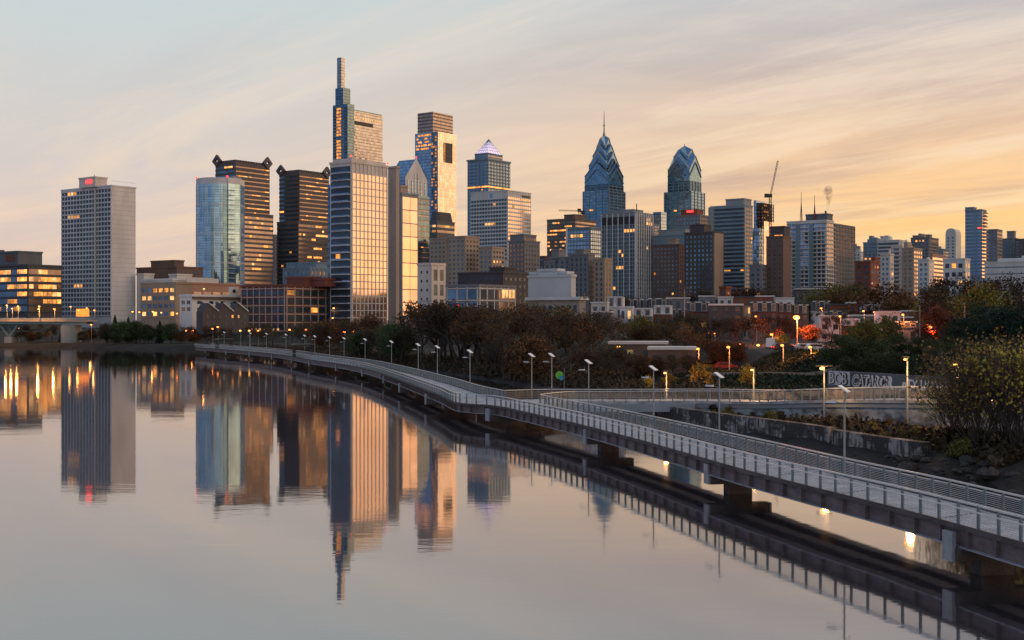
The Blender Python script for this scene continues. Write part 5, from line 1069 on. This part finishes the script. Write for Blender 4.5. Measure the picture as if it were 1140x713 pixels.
def proto_tree(key, kind, h, lk, nleaf, size, seed, name, label, cat='tree', group=None):
    rr = random.Random(seed); tr = MB(); cr = MB(); tips = []
    if kind == 'bare':
        grow(tr, Vector((0, 0, 0)), Vector((0, 0, 1)), h*.36, h*.022, 0, rr, tips, 3, .55, .12, .03)
        tops = [t for t in tips if t.z > h*.2]
        zm = max(t.z for t in tops); f = h/zm; tr.v = [(x*f, y*f, z*f) for x, y, z in tr.v]; tops = [t*f for t in tops]
        pts = [rr.choice(tops)+Vector((rr.gauss(0, .5), rr.gauss(0, .5), rr.gauss(0, .4)))*h/13 for _ in range(nleaf)]
        leaves(cr, pts, size, lk, rr)
    elif kind == 'round':
        grow(tr, Vector((0, 0, 0)), Vector((0, 0, 1)), h*.3, h*.025, 0, rr, tips, 1, .55, .15, .05)
        cl = []
        while len(cl) < 42:
            v = Vector((rr.uniform(-1, 1), rr.uniform(-1, 1), rr.uniform(-1, 1)))
            if .45 < v.length < 1: cl.append((Vector((v.x*h*.42, v.y*h*.42, h*.58+v.z*h*.38)), rr.uniform(.06, .13)*h))
        pts = [];
        for _ in range(nleaf): c_, s_ = rr.choice(cl); pts.append(c_+Vector((rr.gauss(0, 1)*s_, rr.gauss(0, 1)*s_, rr.gauss(0, .7)*s_)))
        pts = [p for p in pts if p.z > h*.08]; leaves(cr, pts, size, lk, rr)
    elif kind == 'cone':
        tr.beam((0, 0, 0), (0, 0, h), h*.02, 'bark', 6, .03); pts = []
        nb = 46
        for i in range(nb):
            z = h*(.08+.9*i/nb); rad = h*.24*(1-i/nb)**.8*rr.uniform(.7, 1.15)
            for j in range(6):
                a = rr.uniform(0, 6.28); tr.beam((0, 0, z), (rad*math.cos(a), rad*math.sin(a), z-.08*rad), .04, 'bark', 3, .01)
                for _ in range(int(nleaf/nb/6)): t = rr.random()**.6; pts.append(Vector((rad*t*math.cos(a)+rr.gauss(0, .15)*rad, rad*t*math.sin(a)+rr.gauss(0, .15)*rad, z-.12*rad*t+rr.gauss(0, .12))))
        leaves(cr, pts, size, lk, rr, .5)
    elif kind == 'shrub':
        for _ in range(26):
            a = rr.uniform(0, 6.28); d = Vector((math.cos(a)*rr.uniform(.15, .7), math.sin(a)*rr.uniform(.15, .7), 1)).normalized(); p = Vector((rr.gauss(0, .25), rr.gauss(0, .25), 0)); grow(tr, p, d, h*rr.uniform(.35, .5), h*.008, 1, rr, tips, 3, .4, .1, .012, 3)
        zm = max(t.z for t in tips); f = h/zm; tr.v = [(x*f, y*f, z*f) for x, y, z in tr.v]; tips = [t*f for t in tips]
        pts = [rr.choice(tips)+Vector((rr.gauss(0, .3), rr.gauss(0, .3), rr.gauss(0, .3)))*h/8 for _ in range(nleaf)]; leaves(cr, pts, size, lk, rr)
    PROTO[key] = (tr.mesh('trunk'), cr.mesh('crown'), name, label, cat, group, h)
def plant(key, x, y, s=1., rz=None, label=None, z=None, group=True):
    t, c, name, lab, cat, grp, h = PROTO[key]
    r = bpy.data.objects.new(name, None); C.objects.link(r); r.location = (x, y, (gz(x, y) if z is None else z)-.15); r.rotation_euler = (0, 0, rng.uniform(0, 6.28) if rz is None else rz); r.scale = (s*rng.uniform(.9, 1.15), s*rng.uniform(.9, 1.15), s)
    tag(r, label or lab, cat, grp if (group and not label) else None)
    for nm, me in (('trunk', t), ('crown', c)): o = bpy.data.objects.new(nm, me); C.objects.link(o); o.parent = r
    return r
BL = 'bare branched autumn tree with a few rust brown leaves in the wooded bank'
proto_tree('bare1', 'bare', 13, 'rust', 1500, .22, 3, 'bare_tree', BL, group='bare autumn trees behind the boardwalk')
proto_tree('bare2', 'bare', 12, 'brown', 1900, .22, 5, 'bare_tree', BL, group='bare autumn trees behind the boardwalk')
proto_tree('bare3', 'bare', 13, 'brown', 700, .2, 9, 'bare_tree', BL, group='bare autumn trees behind the boardwalk')
proto_tree('round1', 'round', 11, 'green', 5200, .26, 11, 'leafy_tree', 'dense dark green leafy tree among the trees of the right bank', group='dark green trees on the right bank')
proto_tree('round2', 'round', 10, 'rust', 4200, .25, 12, 'leafy_tree', 'rust brown leafy tree standing among the city side trees', group='rust brown leafy trees')
proto_tree('round3', 'round', 10, 'olive', 4600, .26, 13, 'leafy_tree', 'olive yellow leafy tree among the trees of the right bank', group='olive trees on the right bank')
proto_tree('round4', 'round', 9, 'redleaf', 4200, .24, 15, 'leafy_tree', 'dark red leaved tree near the houses on the right', group='dark red trees')
proto_tree('cone1', 'cone', 13, 'conifer', 6500, .2, 16, 'conifer_tree', 'dark conifer tree with drooping branches on the right bank', group='dark conifers')
proto_tree('round5', 'round', 12, 'conifer', 6000, .24, 31, 'evergreen_tree', 'broad dark evergreen tree among the conifers of the right bank', group='broad dark evergreens')
proto_tree('sapling', 'bare', 4.2, 'yellow', 1500, .10, 18, 'yellow_sapling', 'x')
proto_tree('shrub', 'shrub', 8, 'ochre', 2100, .12, 21, 'big_shrub', 'x')
proto_tree('bush', 'round', 1.6, 'olive', 900, .09, 22, 'low_bush', 'low scrubby bush on the bank top by the quay wall', 'bush', 'low bushes along the quay wall')
proto_tree('bushb', 'round', 1.6, 'brown', 900, .09, 23, 'low_bush', 'low scrubby bush on the bank top by the quay wall', 'bush', 'low bushes along the quay wall')
tr = random.Random(42)
SPOTS = []
def band(keys, n, x0, x1, Y0, Y1, s0, s1, dmin=7, ytop=None):
    k = 0; t = 0
    while k < n and t < n*60:
        t += 1; Y = tr.uniform(Y0, Y1); px = tr.uniform(x0, x1); X = (px-570)/F*Y
        if sdist(np.array([X]), np.array([Y]))[0] < dmin: continue
        if any((X-a)**2+(Y-b_)**2 < 9 for a, b_ in SPOTS): continue
        key = tr.choice(keys); s = tr.uniform(s0, s1)
        if ytop:
            yt = np.interp(px, [q[0] for q in ytop], [q[1] for q in ytop])+tr.uniform(0, 9); H = HC-(yt-356.5)/F*Y-gz(X, Y); s = H/PROTO[key][6]
            if s < .3 or s > 1.7: continue
        plant(key, X, Y, s); SPOTS.append((X, Y)); k += 1
TOP = [(0, 366), (110, 358), (150, 350), (230, 362), (330, 356), (400, 348), (432, 338), (500, 334), (560, 342), (590, 338), (660, 340), (700, 350), (760, 352), (800, 374), (900, 380), (1140, 345)]
band(['bare1', 'bare2', 'bare3'], 58, 395, 600, 200, 330, 1, 1, 7, TOP)
band(['bare1', 'bare2', 'bare3', 'round3', 'bare1'], 34, 560, 790, 235, 380, 1, 1, 8, TOP)
for x_, Y_ in ((700, 222), (716, 218), (733, 220), (748, 214), (762, 216), (772, 222), (690, 216)): plant(tr.choice(['bare1', 'round2', 'bare2']), (x_-570)/F*Y_, Y_, tr.uniform(.36, .46))
band(['bare1', 'bare2', 'bare3', 'round2'], 26, 240, 420, 380, 500, 1, 1, 7, TOP)
band(['bare2', 'bare1'], 12, 570, 700, 190, 230, .5, .7, 9, [(560, 372), (700, 385)])
band(['bare1', 'bare2', 'bare3', 'round2'], 44, 380, 590, 175, 260, 1, 1, 4, [(380, 372), (450, 364), (600, 370)])
band(['bare1', 'bare2', 'bare3', 'round1'], 26, 280, 450, 260, 380, 1, 1, 4, [(280, 368), (450, 360)])
band(['bare1', 'bare2', 'bare3', 'bare2'], 16, 765, 905, 285, 352, 1, 1, 8, [(765, 346), (905, 352)])
# far left bank
for px, yt, Y, k_ in ((128, 350, 560, 'cone1'), (143, 352, 565, 'cone1'), (178, 356, 550, 'cone1'), (135, 358, 550, 'round1'), (152, 358, 555, 'round1'), (165, 362, 550, 'round1'), (190, 360, 548, 'round1'), (203, 363, 540, 'bare2'), (215, 364, 520, 'round2'), (228, 362, 500, 'bare2'), (118, 362, 560, 'round1'), (60, 366, 640, 'round2'), (45, 367, 650, 'bare2'), (30, 368, 660, 'round2'), (-5, 366, 650, 'bare2'), (103, 366, 590, 'round2')):
    X = (px-570)/F*Y; H = HC-(yt-356.5)/F*Y-gz(X, Y); plant(k_, X, Y, max(.35, H/PROTO[k_][6]))
band(['round1', 'bare2', 'round2', 'bare1', 'cone1'], 34, -20, 235, 545, 640, 1, 1, 14, [(-20, 368), (110, 364), (125, 356), (235, 362)])
# right side masses
for px, yt, Y, k_, lab in ((985, 317, 420, 'round2', 'big round dark brown tree standing alone below the right hand cluster'), (1005, 328, 400, 'round2', None), (925, 318, 500, 'round3', None), (940, 322, 480, 'round2', None), (1045, 318, 330, 'bare2', None), (1075, 306, 330, 'bare2', None), (1100, 303, 330, 'bare3', 'largest spreading bare tree rising above the right bank skyline'), (1128, 308, 330, 'bare2', None), (1060, 316, 340, 'bare3', None), (1150, 308, 320, 'bare3', None), (1088, 318, 310, 'round3', None), (1115, 318, 315, 'bare2', None), (1040, 330, 350, 'round3', None),
                           (960, 356, 220, 'round3', 'olive green rounded tree above the graffiti wall'), (985, 352, 240, 'round3', None), (935, 372, 205, 'round1', None), (955, 380, 196, 'round1', None), (975, 378, 195, 'round1', None), (1000, 372, 200, 'round1', None), (1020, 382, 198, 'round1', None), (1000, 392, 186, 'round1', None), (970, 395, 186, 'round1', None), (945, 398, 187, 'round1', None),
                           (1042, 342, 290, 'round4', 'dark red tree standing behind the glowing red lit tree'), (1030, 362, 258, 'redlit', 'small tree glowing red from the lamp inside it'), (905, 362, 300, 'round2', None), (918, 366, 290, 'bare1', None), (880, 362, 330, 'bare1', None), (925, 350, 330, 'bare2', None), (865, 366, 300, 'bare1', None), (900, 345, 420, 'bare2', None), (945, 340, 400, 'bare1', None),
                           (1095, 336, 240, 'round5', None), (1115, 340, 225, 'round5', None), (1135, 338, 220, 'round5', None), (1075, 350, 230, 'round5', None), (1060, 362, 215, 'round5', None), (1085, 372, 200, 'cone1', None), (1050, 378, 205, 'round1', None), (1110, 368, 195, 'cone1', None), (1140, 352, 200, 'cone1', None), (1155, 350, 200, 'cone1', None), (1070, 392, 180, 'round1', None), (1100, 392, 172, 'round1', None), (1135, 385, 175, 'round1', None), (1040, 395, 190, 'round1', None), (1160, 380, 170, 'round1', None),
                           (778, 352, 330, 'bare1', None), (815, 362, 300, 'bare2', None), (838, 366, 290, 'bare3', None), (858, 372, 270, 'round3', None), (795, 372, 290, 'bare1', None), (735, 358, 330, 'bare2', None), (700, 356, 330, 'bare1', None), (760, 366, 290, 'round2', None), (870, 376, 262, 'round3', None), (840, 320, 640, 'bare2', None), (822, 322, 640, 'round2', None), (775, 322, 640, 'bare2', None), (865, 322, 600, 'bare2', None), (950, 318, 620, 'round3', None), (700, 330, 560, 'bare2', None), (740, 328, 560, 'bare2', None)):
    X = (px-570)/F*Y; H = HC-(yt-356.5)/F*Y-gz(X, Y); kk = 'round4' if k_ == 'redlit' else k_; plant(kk, X, Y, max(.3, H/PROTO[kk][6]), label=lab)  # lamp-lit tree takes red leaves, part of its glow is leaf colour
plant('sapling', *PX(779, 0, 155)[:2], 1.0, label='yellow leaved sapling on the left, lit by the lamp by the ramp', z=2.6); plant('sapling', *PX(833, 0, 152)[:2], .95, label='yellow leaved sapling on the right beside the lit lamp by the ramp', z=2.7)
plant('sapling', *PX(745, 0, 163)[:2], .62, label='smallest yellow sapling at the foot of the lit lamp', z=2.6); plant('sapling', *PX(722, 0, 163)[:2], .55, label='small dull yellow sapling furthest left by the ramp', z=2.6)
for i, (px, Y, s, lab) in enumerate(((1092, 100, 1.2, 'big yellow leaved shrub hanging over the rocky right bank, nearest the quay wall'), (1138, 97, 1.2, 'big yellow leaved shrub on the rocky bank at the right edge'), (1118, 103, 1.25, 'tall yellow green shrub behind the two on the rocky bank'), (1062, 106, .85, 'smaller yellow shrub at the left end of the rocky bank thicket'))):
    X = (px-570)/F*Y; plant('shrub', X, Y, s, label=lab)
k = 0
for i in range(60):
    t = tr.random(); j = int(t*(len(q)-1)) if False else 0
qq = catmull([(16.7, 147), (22, 133), (27.8, 119.5), (31, 110), (34.5, 102)], 8)
for i in range(58):
    c = qq[int(tr.random()**.8*(len(qq)-1))]; plant(tr.choice(['bush', 'bushb', 'bush']), c[0]+1.4+abs(tr.gauss(0, 2.2)), c[1]+tr.uniform(-1, 3), tr.uniform(.35, .85))
for i in range(26):
    y = tr.uniform(76, 106); x = np.interp(y, [80, 92, 104.5], [41, 35, 32])+tr.uniform(2.5, 9); plant(tr.choice(['bushb', 'bush', 'bushb']), x, y, tr.uniform(.6, 1.2))

# rocks
rm = []
for s_ in range(4):
    rr = random.Random(s_); m = MB(); m.sphere((0, 0, 0), 1, 'rock', 9, 6, .7); m.v = [(x*rr.uniform(.75, 1.2), y*rr.uniform(.75, 1.2), z*rr.uniform(.7, 1.15)) for x, y, z in m.v]; rm.append(m.mesh('rock'))
for i in range(150):
    y = tr.uniform(62, 106); x = np.interp(y, [60, 80, 92, 104.5], [58, 41, 35, 32])+tr.uniform(-1.6, 3.2); s_ = abs(tr.gauss(.22, .2))+.1
    o = bpy.data.objects.new('rock', rm[i % 4]); C.objects.link(o); o.location = (x, y, gz(x, y)+s_*.2); o.scale = (s_, s_*tr.uniform(.7, 1.3), s_*.8); o.rotation_euler = (0, 0, tr.uniform(0, 6)); tag(o, 'rough brown boulder on the muddy right bank below the yellow shrubs', 'rock', 'boulders on the right bank')

# ivy and undergrowth over the bank: uncountable
m = MB(); pts = []
nr = np.random.default_rng(5); X_ = nr.uniform(4, 90, 160000); Y_ = nr.uniform(146, 236, 160000); D_ = sdist(X_, Y_); Z_ = height(X_, Y_)+abs(nr.normal(0, .25, 160000)); m_ = (D_ > 22) & (D_ < 62) & ((D_ > 30) | (X_ < 40))
pts = list(zip(X_[m_], Y_[m_], Z_[m_]))[:60000]
leaves(m, pts, .22, 'ivy', tr); o = m.build('ivy'); tag(o, 'dark ivy and brush covering the steep bank', 'ivy', None, 'stuff')
m = MB(); n_ = 120000; Y_ = 95+nr.random(n_)**2*400; X_ = np.interp(Y_, [92, 104.5, 117, 131, 146, 160, 180, 205, 240, 290, 345, 398, 452, 500], [35, 32, 27.6, 22, 17, 15, 12, 7, -3, -20, -42, -66, -98, -130])+abs(nr.normal(0, 13, n_))+2.5
m_ = ~((Y_ < 150) & (X_-np.interp(Y_, [92, 104.5, 117, 131, 146], [35, 32, 27.6, 22, 17]) < 2)) & ~((Y_ > 128) & (Y_ < 153) & (X_ > 20)); X_, Y_ = X_[m_], Y_[m_]; Z_ = height(X_, Y_)+abs(nr.normal(0, .35, len(X_)))
leaves(m, list(zip(X_, Y_, Z_))[:70000], .3, 'brown', tr); o = m.build('undergrowth'); tag(o, 'low brown brush along the shaded river bank', 'undergrowth', None, 'stuff')
band(['bare1', 'bare2', 'round2', 'round3'], 20, 790, 960, 240, 340, 1, 1, 8, [(770, 372), (860, 380), (960, 370)])
